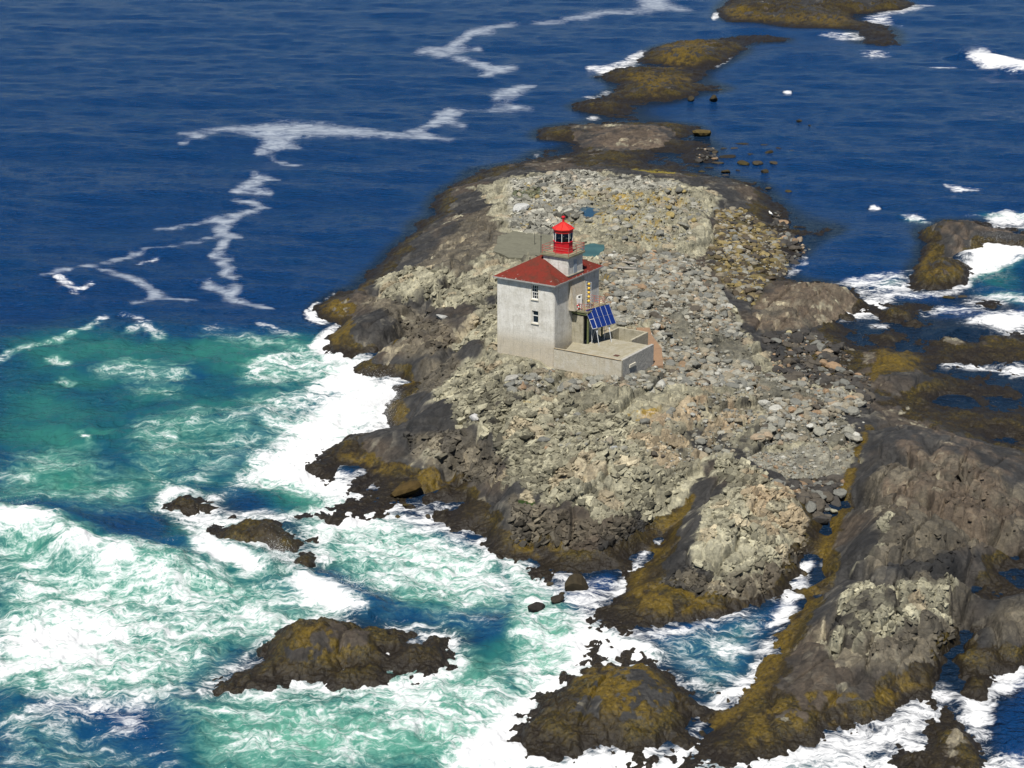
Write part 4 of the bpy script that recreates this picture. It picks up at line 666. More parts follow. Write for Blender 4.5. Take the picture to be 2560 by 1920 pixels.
# ---------------------------------------------------------------- shape kit
class MB:
    def __init__(s): s.v = []; s.f = []
    def add(s, vs, fs):
        k = len(s.v); s.v += [tuple(map(float, q)) for q in vs]; s.f += [tuple(i + k for i in f) for f in fs]; return s
    def box(s, x0, x1, y0, y1, z0, z1):
        return s.add([(x0, y0, z0), (x1, y0, z0), (x1, y1, z0), (x0, y1, z0), (x0, y0, z1), (x1, y0, z1), (x1, y1, z1), (x0, y1, z1)],
                     [(0, 3, 2, 1), (4, 5, 6, 7), (0, 1, 5, 4), (1, 2, 6, 5), (2, 3, 7, 6), (3, 0, 4, 7)])
    def prism(s, P, z0, z1, P2=None):
        n = len(P); Q = P2 or P
        return s.add([(p[0], p[1], z0) for p in P] + [(p[0], p[1], z1) for p in Q], [tuple(range(n - 1, -1, -1)), tuple(range(n, 2 * n))] + [(i, (i + 1) % n, n + (i + 1) % n, n + i) for i in range(n)])
    def lathe(s, cx, cy, prof, n=8, rot=0., cap=True):
        vs = []; 
        for r, z in prof: vs += [(cx + r * math.cos(rot + 2 * math.pi * k / n), cy + r * math.sin(rot + 2 * math.pi * k / n), z) for k in range(n)]
        fs = [(a * n + k, a * n + (k + 1) % n, (a + 1) * n + (k + 1) % n, (a + 1) * n + k) for a in range(len(prof) - 1) for k in range(n)]
        if cap: fs += [tuple(range(n - 1, -1, -1)), tuple(range((len(prof) - 1) * n, len(prof) * n))]
        return s.add(vs, fs)
    def tube(s, a, b, r, n=6, r2=None):
        a = np.array(a, float); b = np.array(b, float); d = b - a; d /= np.linalg.norm(d); h = np.array([0, 0, 1.]) if abs(d[2]) < .9 else np.array([1., 0, 0])
        e = np.cross(d, h); e /= np.linalg.norm(e); g = np.cross(d, e); r2 = r if r2 is None else r2; vs = []
        for p, q in ((a, r), (b, r2)): vs += [p + q * (e * math.cos(2 * math.pi * k / n) + g * math.sin(2 * math.pi * k / n)) for k in range(n)]
        return s.add(vs, [tuple(range(n)), tuple(range(2 * n - 1, n - 1, -1))] + [(k, n + k, n + (k + 1) % n, (k + 1) % n) for k in range(n)])
    def build(s, name, material, parent=None, bevel=0., smooth=False):
        me = bpy.data.meshes.new(name); me.from_pydata(s.v, [], s.f); me.materials.append(material)
        bm = bmesh.new(); bm.from_mesh(me)
        if bevel:
            bmesh.ops.remove_doubles(bm, verts=bm.verts, dist=1e-4)
            bmesh.ops.bevel(bm, geom=[e for e in bm.edges if len(e.link_faces) == 2 and e.calc_face_angle(0) > .5], offset=bevel, segments=2, affect='EDGES', clamp_overlap=True)
        bmesh.ops.recalc_face_normals(bm, faces=bm.faces); bm.to_mesh(me); bm.free()
        if smooth: me.polygons.foreach_set("use_smooth", [True] * len(me.polygons))
        o = bpy.data.objects.new(name, me); SC.collection.objects.link(o)
        if parent: o.parent = parent
        return o
def root(name, label, cat, loc, rz=0., group=None):
    o = bpy.data.objects.new(name, None); SC.collection.objects.link(o); o.location = [float(q) for q in loc]; o.rotation_euler = (0, 0, rz); o.empty_display_size = .3
    return tag(o, label, cat, group)
def place(o, u, v, z, rz=0.):
    o.location = [float(q) for q in house(u, v, z)]; o.rotation_euler = (0, 0, -HYAW + rz); return o

# ---------------------------------------------------------------- the lighthouse
A_, B_, HW = 8.767, 11.707, 10.45
lh = root("lighthouse", "white two storey lighthouse house with red hipped roof and red lantern", "lighthouse", (HX, HY, HZ), -HYAW)
WIN = [(5.36, 6.34, 8.05, 9.95, 'u'), (5.43, 6.40, 4.82, 6.5, 'l')]
mb = MB(); rc = .38; arc = [(A_ - rc + rc * math.sin(t), rc - rc * math.cos(t)) for t in np.linspace(0, math.pi / 2, 7)]
us = sorted({0., A_ - rc} | {q for w_ in WIN for q in w_[:2]} | set(np.linspace(0, A_ - rc, 12))); zs = sorted({-1.6, HW} | {q for w_ in WIN for q in w_[2:4]} | set(np.linspace(-1.6, HW, 14)))
for ua, ub in zip(us[:-1], us[1:]):                                                   # front wall with its two window openings
    for za, zb in zip(zs[:-1], zs[1:]):
        cu, cz = (ua + ub) / 2, (za + zb) / 2
        if any(w_[0] < cu < w_[1] and w_[2] < cz < w_[3] for w_ in WIN): continue
        mb.add([(ua, 0, za), (ub, 0, za), (ub, 0, zb), (ua, 0, zb)], [(0, 1, 2, 3)])
for u0, u1, z0, z1, _ in WIN:
    d = .28; mb.add([(u0, 0, z0), (u1, 0, z0), (u1, 0, z1), (u0, 0, z1), (u0, d, z0), (u1, d, z0), (u1, d, z1), (u0, d, z1)], [(0, 4, 5, 1), (1, 5, 6, 2), (2, 6, 7, 3), (3, 7, 4, 0)])
ring = arc + [(A_, B_), (0, B_), (0, 0)]
for (a0, b0), (a1, b1) in zip(ring[:-1], ring[1:]): mb.add([(a0, b0, -1.6), (a1, b1, -1.6), (a1, b1, HW), (a0, b0, HW)], [(0, 1, 2, 3)])
wl_ = mb.build("wall", WALL, lh)
for u0, u1, z0, z1, kd in WIN:
    wf_ = MB(); d0, d1 = .14, .22; t = .09
    wf_.box(u0, u0 + t, d0, d1, z0, z1).box(u1 - t, u1, d0, d1, z0, z1).box(u0 + t, u1 - t, d0, d1, z1 - t, z1).box(u0 + t, u1 - t, d0, d1, z0, z0 + t)
    if kd == 'u':
        zm = (z0 + z1) / 2; wf_.box(u0 + t, u1 - t, d0, d1, zm - .05, zm + .05)
        for k in (1, 2): uu = u0 + (u1 - u0) * k / 3; wf_.box(uu - .022, uu + .022, d0 + .01, d1, z0 + t, zm - .05).box(uu - .022, uu + .022, d0 + .01, d1, zm + .05, z1 - t)
        for zz in (z0 + .48, z1 - .48): wf_.box(u0 + t, u1 - t, d0 + .015, d1, zz - .02, zz + .02)
    else: wf_.box(u0 + t, u1 - t, d0, d1, (z0 + z1) / 2 + .1, (z0 + z1) / 2 + .2)
    wo = wf_.build("window", WHITE_P, lh)
    MB().box(u0 - .02, u1 + .02, .23, .27, z0 - .01, z1 + .01).build("pane", GLASS, wo)
    MB().box(u0 - .1, u1 + .1, -.12, .13, z0 - .16, z0 - .003).build("sill", CREAM, wo, .02)
    MB().box(u0 - .07, u0 - .002, -.03, .1, z0, z1 + .1).box(u1 + .002, u1 + .07, -.03, .1, z0, z1 + .1).build("frame", CREAM, wo)
# hipped roof with a soffit
OV, ZE, RZ = .42, 10.40, 13.03
c0, c1, c2, c3 = (-OV, -OV), (A_ + OV, -OV), (A_ + OV, B_ + OV), (-OV, B_ + OV); ua = A_ / 2
rb = MB().add([(*c0, ZE), (*c1, ZE), (*c2, ZE), (*c3, ZE), (ua, A_ / 2 - .1, RZ), (ua, B_ - A_ / 2 + .1, RZ)], [(0, 1, 4), (1, 2, 5, 4), (2, 3, 5), (3, 0, 4, 5), (3, 2, 1, 0)])
ro = rb.build("roof", ROOFM, lh)
fb = MB(); e = .04
fb.box(-OV - e, A_ + OV + e, -OV - e, -OV - .002, ZE - .16, ZE + .02).box(A_ + OV + .002, A_ + OV + e, -OV, B_ + OV, ZE - .16, ZE + .02).box(-OV - e, A_ + OV + e, B_ + OV + .002, B_ + OV + e, ZE - .16, ZE + .02).box(-OV - e, -OV - .002, -OV, B_ + OV, ZE - .16, ZE + .02)
fb.build("fascia", EAVE, ro)
MB().tube((2.2, 4.6, 11.5), (2.2, 4.6, 12.25), .07).build("vent_pipe", BLACKP, ro)
# square tower through the roof and the stained rib below it
TU0, TU1, TV0, TV1, DZ = 4.95, 8.775, 3.5, 7.3, 13.2
MB().box(TU0, TU1, TV0, TV1, 10.45, DZ).build("tower", WALL, lh, .06)
MB().box(TU1, TU1 + .05, 4.9, 5.7, 10.9, 12.6).build("hatch_door", DOORM, lh)
r1, r2 = .06, .98; zt, zb_ = 10.78, 6.12
prof_ = lambda z: A_ + r1 + (r2 - r1) * (zt - z) / (zt - zb_)
rbm = MB()
dv0, dv1, dz1 = 4.55, 5.75, 7.95
for (va, vb, za, zc) in [(3.72, dv0, zb_, zt), (dv1, 7.2, zb_, zt), (dv0, dv1, dz1, zt)]:
    wa = lambda z, v: v + (0.16 if v > 7 else 0) * (zt - z)
    rbm.add([(A_ - .02, va, za), (A_ - .02, wa(za, vb), za), (prof_(za), wa(za, vb), za), (prof_(za), va, za), (A_ - .02, va, zc), (A_ - .02, wa(zc, vb), zc), (prof_(zc), wa(zc, vb), zc), (prof_(zc), va, zc)],
            [(0, 3, 2, 1), (4, 5, 6, 7), (0, 1, 5, 4), (1, 2, 6, 5), (2, 3, 7, 6), (3, 0, 4, 7)])
rbm.build("rib", STAIN, lh)
MB().box(A_ - .2, A_ + .16, 3.4, 7.4, 10.72, 10.86).build("ledge", CONC, lh, .03)
do = MB().box(A_ + .3, A_ + .36, dv0 + .1, dv1 - .1, zb_, dz1 - .08).build("door", DOORM, lh)
MB().box(prof_(7) - .1, prof_(7) + .12, dv0 + .02, dv0 + .14, zb_, dz1).box(prof_(7) - .1, prof_(7) + .12, dv1 - .2, dv1 - .02, zb_, dz1).box(prof_(7.5) - .2, prof_(7.5) + .06, dv0 + .14, dv1 - .2, dz1 - .14, dz1 - .02).build("frame", WHITE_P, do)
# gallery deck, railing and lantern
gd = MB().box(4.7, 9.02, 3.25, 7.55, DZ, DZ + .26).build("gallery_deck", CONCD, lh, .03); ZG = DZ + .26
LC = (6.85, 5.4); rl = MB(); cor = [(4.85, 3.4), (8.87, 3.4), (8.87, 7.4), (4.85, 7.4)]
for k in range(4):
    (a0, b0), (a1, b1) = cor[k], cor[(k + 1) % 4]
    for zz in (.35, .7, 1.05): rl.tube((a0, b0, ZG + zz), (a1, b1, ZG + zz), .028, 5)
    rl.tube((a0, b0, ZG), (a0, b0, ZG + 1.1), .04, 6); rl.tube(((a0 + a1) / 2, (b0 + b1) / 2, ZG), ((a0 + a1) / 2, (b0 + b1) / 2, ZG + 1.05), .03, 5)
rl.build("railing", RAIL, lh)
O8 = math.pi / 8
dr = MB().lathe(*LC, [(1.34, ZG), (1.34, ZG + .12), (1.28, ZG + .13), (1.28, ZG + 1.42), (1.36, ZG + 1.43), (1.36, ZG + 1.52)], 8, O8).build("lantern_base", RED, lh)
g0, g1 = ZG + 1.52, ZG + 2.68
MB().lathe(*LC, [(1.22, g0), (1.22, g1)], 8, O8, cap=False).build("glazing", LGLASS, lh)
for k in range(8):
    t = O8 + k * math.pi / 4; p0 = (LC[0] + 1.25 * math.cos(t), LC[1] + 1.25 * math.sin(t)); MB().tube((*p0, g0), (*p0, g1), .045, 6).build("glazing_bar", WHITE_P, lh)
bl = MB()
for k in (1, 2, 3, 4): # blinds drawn inside the landward panes
    t0, t1 = O8 + k * math.pi / 4, O8 + (k + 1) * math.pi / 4
    bl.add([(LC[0] + 1.14 * math.cos(t), LC[1] + 1.14 * math.sin(t), z) for t, z in ((t0, g0 + .1), (t1, g0 + .1), (t1, g1 - .05), (t0, g1 - .05))], [(0, 1, 2, 3)])
bl.build("blind", paint("pale_blind", (.42, .47, .47), .7), lh)
MB().lathe(*LC, [(.34, g0 - .3), (.34, g0 + .2), (.3, g0 + .22), (.42, g0 + .4), (.44, g0 + .62), (.42, g0 + .84), (.2, g0 + 1.02)], 12).build("lens", paint("dark_lens", (.05, .06, .07), .15), lh, smooth=False)
MB().lathe(*LC, [(1.18, g0 - .2), (1.18, g0 + .02)], 8, O8).build("lantern_floor", BLACKP, lh)
lr = MB().lathe(*LC, [(1.30, g1), (1.30, g1 + .38), (1.47, g1 + .40), (1.49, g1 + .5), (.22, g1 + 1.28), (.18, g1 + 1.36)], 8, O8).build("lantern_roof", REDROOF, lh)
rr = MB()
for k in range(8):
    t = O8 + k * math.pi / 4; rr.tube((LC[0] + 1.48 * math.cos(t), LC[1] + 1.48 * math.sin(t), g1 + .52), (LC[0] + .2 * math.cos(t), LC[1] + .2 * math.sin(t), g1 + 1.31), .035, 5)
rr.build("rib", RED, lr)
MB().lathe(*LC, [(.16, g1 + 1.3), (.15, g1 + 1.85), (.24, g1 + 1.87), (.27, g1 + 1.98), (.22, g1 + 2.08), (.08, g1 + 2.14)], 12).build("ventilator", RED, lr, smooth=False)
MB().tube((4.72, 3.3, ZG), (4.72, 3.3, ZG + 2.2), .045, 6).tube((4.72, 3.3, ZG + 2.2), (4.72, 3.3, ZG + 4.6), .02, 5).lathe(4.72, 3.3, [(.08, ZG + 2.1), (.1, ZG + 2.2), (.04, ZG + 2.32)], 8).build("antenna", BLACKP, lh)
# porch: pale side wall, near-black sheet painted for the shade inside, olive slab on posts, red balcony rail
PU1, PV0, PV1, PZ = 11.35, 4.75, 8.9, 5.86
MB().box(A_ + .003, 10.5, PV0 - .12, PV0 + .14, .2, PZ - .5).build("porch_wall", CONC, lh, .02)
MB().box(A_ + .01, A_ + .05, PV0 + .15, PV1, .9, PZ - .3).build("porch_shade_sheet", PORCH_SHADE, lh)
sl_ = MB().box(A_ + .004, PU1, PV0 - .35, PV1 + .2, PZ, PZ + .24).build("balcony_slab", CONCD, lh, .02)
MB().box(A_ + .02, PU1 - .12, PV0 - .25, PV0 - .07, PZ - .3, PZ - .003).box(PU1 - .3, PU1 - .12, PV0 - .07, PV1, PZ - .3, PZ - .003).build("beam", OLIVEP, lh)
for vv in (PV0 + .1, PV1 - .3): MB().box(PU1 - .32, PU1 - .12, vv - .1, vv + .1, 1.5, PZ - .303).build("post", OLIVEP, lh)
br = MB(); zr = PZ + .24
rail_pts = [(A_ + 1.05, PV0 - .25), (PU1 - .08, PV0 - .25), (PU1 - .08, PV1 + .1), (A_ + .1, PV1 + .1)]
for (a0, b0), (a1, b1) in zip(rail_pts[:-1], rail_pts[1:]):
    for zz in (.32, .62, .95): br.tube((a0, b0, zr + zz), (a1, b1, zr + zz), .022, 5)
    for k in range(4): br.tube((a0 + (a1 - a0) * k / 3, b0 + (b1 - b0) * k / 3, zr), (a0 + (a1 - a0) * k / 3, b0 + (b1 - b0) * k / 3, zr + .95), .026, 5)
br.build("balcony_rail", RAIL, lh)

# ---------------------------------------------------------------- things round the lighthouse
hm_ = root("lamp_mast", "white ladder shaped mast with five yellow lamps standing on the balcony slab", "mast", house(10.25, 6.3, PZ + .24), -HYAW)
fm_ = MB()
for uu in (-.33, .42): fm_.tube((uu, 0, 0), (uu, 0, 3.55), .035, 6)
for k in range(11): fm_.tube((-.33, 0, .25 + k * .325), (.42, 0, .25 + k * .325), .018, 5)
fm_.tube((-.33, 0, 1.6), (-.33, .9, 0), .025, 5).tube((.42, 0, 1.6), (.42, .9, 0), .025, 5)
fm_.build("frame", GALV, hm_)
for k in range(5):
    z = .95 + k * .58; MB().lathe(0, 0, [(.06, -.16), (.17, -.14), (.2, .02), (.14, .14), (.05, .17)], 12).build("lamp", YEL, hm_, smooth=True)
    lp = hm_.children[-1] if False else SC.collection.objects[-1]
    lp.rotation_euler = (math.pi / 2, 0, 0); lp.location = (.16, -.12, z)
sgn = root("sign_board", "small white framed board fixed beside the red balcony railing", "board", house(A_ + 1.0, 4.62, PZ + .24), -HYAW)
MB().box(-.45, .45, -.04, .0, .75, 1.65).build("frame", WHITE_P, sgn, .01); MB().box(-.34, .34, -.055, -.041, .86, 1.54).build("panel", paint("pale_grey_panel", (.5, .5, .5), .5), sgn)
for q_ in (-.42, .36): MB().box(q_, q_ + .06, -.03, .03, 0, .75).build("leg", WHITE_P, sgn)
bu = root("life_ring", "red and white ring hung below the white framed board", "life ring", house(A_ + .85, 4.5, PZ + .62), -HYAW)
for k in range(8):
    q = MB(); t0, t1 = k * math.pi / 4, (k + 1) * math.pi / 4
    for j in range(3): a0 = t0 + (t1 - t0) * j / 3; a1 = t0 + (t1 - t0) * (j + 1) / 3; q.tube((.27 * math.cos(a0), 0, .27 * math.sin(a0)), (.27 * math.cos(a1), 0, .27 * math.sin(a1)), .085, 8)
    q.build("segment", RED if k % 2 else WHITE_P, bu, smooth=True)

pl_ = root("concrete_platform", "weathered concrete platform with a raised edge and open tank against the lighthouse", "platform", (HX, HY, HZ), -HYAW)
MB().box(8.78, 18.95, .005, .4, -2.4, 1.83).build("front_wall", plaster("platform_wall", (.47, .43, .34), (.52, .49, .42), (.30, .24, .16), streak=.6), pl_, .03)
MB().box(18.55, 18.95, .41, 8.75, -3.2, 1.83).build("side_wall", plaster("grey_rough_concrete", (.40, .385, .35), (.33, .32, .3), (.25, .24, .22), scale=1.6, bumpd=.06), pl_, .03)
MB().prism([(10.2, .41), (18.54, .41), (18.54, 8.7), (11.0, 8.7), (11.0, 4.6), (9.0, 4.6)], -1.6, 1.6).build("deck", plaster("pale_deck_concrete", (.29, .26, .185), (.34, .315, .25), (.17, .15, .09), scale=.8, streak=.5), pl_, .03)
MB().box(8.82, 10.19, .41, 4.6, -1.6, .95).build("strip", CONCD, pl_)
MB().box(8.8, 18.9, -.06, .12, 1.832, 1.9).build("curb", RUST, pl_, .02)
MB().box(18.0, 18.5, .9, 8.2, 1.602, 1.72).box(10.4, 17.9, .5, .62, 1.602, 1.66).build("coping", CONC, pl_, .02)
MB().box(16.6, 17.3, 1.9, 2.6, 1.603, 1.63).build("hatch", paint("rusty_hatch", (.09, .04, .025), .8), pl_)
MB().box(18.955, 19.12, 2.0, 3.6, .35, .75).build("bracket", CREAM, pl_, .02)
tk = MB().box(11.0, 11.3, 8.72, 13.3, -2.6, 1.85).box(15.3, 15.65, 8.72, 13.3, -2.6, 1.85).box(11.31, 15.29, 12.95, 13.3, -2.6, 1.85).build("tank", CONC, pl_, .02)
MB().box(11.31, 15.29, 8.72, 12.94, -2.0, .12).build("tank_floor", CONCD, tk)
tag(pl_)
sp_ = root("solar_array", "tilted blue solar panel array on white tubular legs on the concrete platform", "solar panels", house(12.6, 5.0, 1.6), -HYAW)
d1 = np.array([.28, 1, 0]); d1 /= np.linalg.norm(d1); hz = np.array([d1[1], -d1[0], 0]); tl_ = math.radians(60)
upv = -hz * math.cos(tl_) + np.array([0, 0, math.sin(tl_)]); nrm = np.cross(d1, upv); 
if nrm @ hz < 0: nrm = -nrm
ctr = np.array([0, 0, 2.0])
fr_ = bpy.data.objects.new("panel_plane", None)
import mathutils
rotm = mathutils.Matrix((tuple(d1), tuple(upv), tuple(nrm))).transposed().to_4x4()
def onplane(o, off=0.):
    o.parent = sp_; o.matrix_local = mathutils.Matrix.Translation(tuple(ctr + nrm * off)) @ rotm
bpy.data.objects.remove(fr_)
PW, PH, X0, Y0 = .872, 1.36, -.9, .37
for r_ in range(2):
    for c_ in range(5):
        xa, ya = X0 + c_ * PW, Y0 + r_ * PH; low = (r_ == 0 and c_ == 0)
        pn = MB().box(xa + .012, xa + PW - .012, ya + .012, ya + PH - .012, 0, .035).build("panel", SOLAR); onplane(pn)
        if low: pn["label"] = "solar panel with a white frame"
        t = .05 if low else .016; f_ = MB(); z0_, z1_ = .036, .05
        f_.box(xa + .012, xa + .012 + t, ya + .012, ya + PH - .012, z0_, z1_).box(xa + PW - .012 - t, xa + PW - .012, ya + .012, ya + PH - .012, z0_, z1_)
        if low: f_.box(xa + .012 + t, xa + PW - .012 - t, ya + .012, ya + .012 + t, z0_, z1_).box(xa + .012 + t, xa + PW - .012 - t, ya + PH - .012 - t, ya + PH - .012, z0_, z1_)
        fo = f_.build("frame", WHITE_P if low else GALV, pn)
rl_ = MB().box(X0, X0 + 5 * PW, .7, .78, -.08, -.002).box(X0, X0 + 5 * PW, 2.4, 2.48, -.08, -.002).build("rack", GALV); onplane(rl_)
def plane_pt(a, b): return ctr + d1 * a + upv * b - nrm * .08
for a in (0., 2.3):
    foot = d1 * a + hz * .2; top = plane_pt(a, .74); back = plane_pt(a, 2.44); bfoot = d1 * a - hz * 1.15
    MB().tube(foot, top, .045, 8).build("leg", GALV, sp_); MB().tube(bfoot, back, .045, 8).build("leg", GALV, sp_)
    k_ = foot + (top - foot) * .62
    MB().tube(k_, plane_pt(a - .45, .74), .03, 6).tube(k_, plane_pt(a + .45, .74), .03, 6).tube(bfoot + (0, 0, .3), top, .02, 6).build("brace", GALV, sp_)

wk_ = root("walkway", "orange concrete walkway running along the far side of the platform", "walkway", (HX, HY, HZ), -HYAW)
wpts = [((9.3, 21.6), (10.9, 22.6), -.55), ((11.2, 18.6), (12.9, 19.6), -.6), ((15.3, 14.2), (16.9, 15.0), -.72), ((16.3, 12.3), (18.0, 13.0), -.8), ((18.96, 8.2), (20.3, 9.0), -1.0)]
for (a, b, z0_), (c_, d_, z1_) in zip(wpts[:-1], wpts[1:]):
    g = .99; c2_ = tuple(np.array(a) + (np.array(c_) - a) * g); d2_ = tuple(np.array(b) + (np.array(d_) - b) * g); zz = z0_ + (z1_ - z0_) * g
    MB().add([(*a, -3.2), (*b, -3.2), (*d2_, -3.2), (*c2_, -3.2), (*a, z0_), (*b, z0_), (*d2_, zz), (*c2_, zz)], [(0, 1, 2, 3), (7, 6, 5, 4), (0, 4, 5, 1), (1, 5, 6, 2), (2, 6, 7, 3), (3, 7, 4, 0)]).build("slab", WALK, wk_)
P = ragged(PAD, 7, .8, .5)
o = flat_poly("landing_pad", P, PAD_Z + .03, PADM, .5); tag(o, "flat grey concrete pad on the rock behind the lighthouse", "concrete pad")
def on_land(fr, u, v):
    q = px(f"{fr} {u},{v}")[0]; zz = 3.0
    for _ in range(16):
        p = at(q[0], q[1], zz); zz = .5 * zz + .5 * float(land_z(p[0], p[1]))
    p = at(q[0], q[1], zz); return np.array([p[0], p[1], float(land_z(p[0], p[1]))])
p0 = on_land('H', 472, 388); pg = MB().tube((0, 0, -.3), (0, 0, 2.1), .045, 6).tube((-.25, 0, 1.5), (.25, 0, 1.5), .02, 5).build("marker_post", BLACKP); pg.location = p0
tag(pg, "thin dark post standing on the grey concrete pad", "post")
for (fr, u, v, L, ang, lab) in [('H', 1265, 548, 3.4, -.35, "longer grey driftwood plank lying on cobbles behind the lighthouse"), ('H', 1270, 605, 3.0, .05, "shorter pale driftwood plank lying nearest the concrete blocks")]:
    q = on_land(fr, u, v); o = MB().box(-L / 2, L / 2, -.16, .16, 0, .14).build("driftwood_plank", WOOD, None, .02); o.location = q + (0, 0, .28); o.rotation_euler = (.05, .06, ang); tag(o, lab, "plank")
for (u, v, s_, lab) in [(1140, 640, 1.0, "left of two square concrete blocks among the cobbles"), (1300, 650, 1.15, "right of two square concrete blocks among the cobbles")]:
    q = on_land('H', u, v); o = MB().box(-.85 * s_, .85 * s_, -.45, .45, -.4, .62).build("concrete_block", CONC, None, .04); o.location = q + (0, 0, .1); o.rotation_euler = (0, 0, .08); tag(o, lab, "concrete block")
def gull(label, p, rz):
    g = root("gull", label, "gull", p, rz)
    b = MB().lathe(0, 0, [(.01, -.34), (.05, -.26), (.11, -.08), (.13, .05), (.09, .2), (.07, .24)], 10); o = b.build("body", WHITE_P, g, smooth=True); o.rotation_euler = (0, 1.25, 0); o.location = (0, 0, .3)
    MB().lathe(.25, 0, [(.02, .3), (.07, .34), (.085, .42), (.06, .49), (.01, .52)], 10).build("head", WHITE_P, g, smooth=True)
    MB().tube((.31, 0, .42), (.42, 0, .40), .022, 5, .006).build("beak", YEL, g)
    MB().add([(.12, .1, .36), (.1, -.1, .36), (-.42, -.05, .27), (-.42, .05, .27), (0, .13, .28), (0, -.13, .28)], [(0, 1, 2, 3), (0, 3, 4), (1, 5, 2)]).build("wing", paint("grey_wing", (.3, .32, .35), .6), g)
    [MB().tube((.02, q_, 0), (.02, q_, .22), .012, 5).build("leg", YEL, g) for q_ in (.05, -.05)]; return g
g1_ = gull("white gull standing at the top corner of the big square shouldered rock", on_land('Z', 1527, 236), .4); g1_.scale = (1.5,) * 3
g2_ = gull("white gull resting on weedy stones by the calm blue channel", on_land('B', 1117, 934), 2.); g2_.scale = (1.9,) * 3
q = on_land('H', 1640, 862); bo = root("float", "yellow fishing float lying on the cobbles right of the lighthouse", "float", q + (0, 0, .35)); MB().lathe(0, 0, [(.03, -.36), (.2, -.28), (.3, -.1), (.3, .1), (.2, .28), (.05, .36)], 12).build("body", YEL, bo, smooth=True); MB().lathe(0, 0, [(.06, .35), (.08, .42), (.03, .5)], 8).build("eye", BLACKP, bo)

# ---------------------------------------------------------------- boulders and cobbles
def stone_material(byobj):
    m, nt, n, l, p = mat("boulder_rock" if byobj else "cobble_rock"); P = nd(nt, "ShaderNodeTexCoord").outputs["Object"] if byobj else pos(nt)
    col = nd(nt, "ShaderNodeObjectInfo").outputs["Color"] if byobj else attr(nt, "Col").outputs["Color"]
    f = noise(nt, P, 3.5, 6, .7)
    l.new(mix(nt, 1., col, ramp(nt, f, [(.3, (.62, .62, .62)), (.5, (1, 1, 1)), (.72, (1.3, 1.28, 1.22))]), 'MULTIPLY'), p.inputs["Base Color"]); p.inputs["Roughness"].default_value = .85; p.inputs["Specular IOR Level"].default_value = .25
    l.new(bump(nt, noise(nt, P, 7, 5, .7), .6, .05), p.inputs["Normal"]); return m
BOULDER, COBBLE_M = stone_material(True), stone_material(False)
def stone_mesh(seed, sub=2, cuts=11):
    rs = np.random.default_rng(seed); bm = bmesh.new(); bmesh.ops.create_icosphere(bm, subdivisions=sub, radius=1.0); V = np.array([v.co[:] for v in bm.verts])
    ns = rs.normal(size=(cuts, 3)); ns /= np.linalg.norm(ns, axis=1)[:, None]; ds = rs.uniform(.52, .9, cuts)
    for nn, dd in zip(ns, ds): s = V @ nn; V = np.where((s > dd)[:, None], V - nn * (s - dd)[:, None] * .92, V)
    V *= rs.uniform([.85, .7, .5], [1.25, 1., .8]); V *= (1 + (rs.random(len(V)) - .5) * .05)[:, None]
    Fc = np.array([[v.index for v in f.verts] for f in bm.faces]); bm.free(); return V, Fc
PROTO = [stone_mesh(100 + k) for k in range(12)]; PROTO1 = [stone_mesh(300 + k, 1, 7) for k in range(10)]
GREYS = [(.215, .21, .175), (.18, .178, .155), (.27, .26, .22), (.145, .145, .13), (.23, .205, .155), (.19, .165, .12)]
TANS = [(.25, .17, .105), (.21, .145, .09), (.28, .22, .155)]; DARKS = [(.05, .046, .042), (.075, .065, .052), (.04, .037, .034)]; OLIVES = [(.175, .135, .055), (.14, .11, .045), (.12, .095, .05), (.21, .165, .075), (.07, .055, .036)]
def palette(k, zz):
    if k == 'olive': r_ = R.random(); return OLIVES[R.randrange(5)] if r_ < .55 else DARKS[R.randrange(3)] if r_ < .75 else GREYS[R.randrange(6)]
    if k == 'dark': return DARKS[R.randrange(3)] if R.random() < .7 else (TANS[R.randrange(3)] if R.random() < .4 else GREYS[3])
    if k == 'far': return GREYS[R.randrange(5)] if R.random() < .85 else (.24, .19, .08)
    r_ = R.random(); return GREYS[R.randrange(6)] if r_ < .86 else TANS[R.randrange(3)] if r_ < .92 else DARKS[1] if r_ < .97 else (.36, .355, .32)
FIELDS = [("grey", 8200, .20, .95, COBBLE[0]), ("grey", 2400, .22, .9, COBBLE[1]), ("olive", 4200, .22, .95, OLIVE),
          ("grey", 900, .14, .75, area("E 620,140 1000,40 1080,120 1000,260 900,300 700,380 300,300 100,300 200,120")), ("dark", 700, .25, 1.2, area("E 1080,400 1300,420 1420,400 1430,470 1330,600 1300,560 1200,450")),
          ("dark", 900, .25, 1.2, area("B 1080,1450 1250,1420 1450,1500 1550,1640 E 1540,120 1500,60 B 1150,1640")), ("far", 1700, .25, 1.15, area("K 0,780 300,700 900,760 1500,800 1700,1000 1500,1300 900,1300 560,1100 0,1150")),
          ("grey", 700, .2, .9, area("H 400,1400 640,1420 1000,1540 1220,1570 1500,1500 1600,1659 200,1659")), ("dark", 420, .3, 1.3, area("B 880,640 1090,640 1100,760 900,760 820,720 760,640")), ("dark", 300, .3, 1.1, area("B 1140,900 1200,1000 1290,1080 1200,1170 1180,1100 1120,1010")),
          ("grey", 500, .10, .4, GRAVEL)]
HOUSE_BOX = [(-.4, 9.2, -.4, 12.1), (8.5, 19.4, -.4, 9.2), (10.8, 16, 8, 13.6)]
st = []
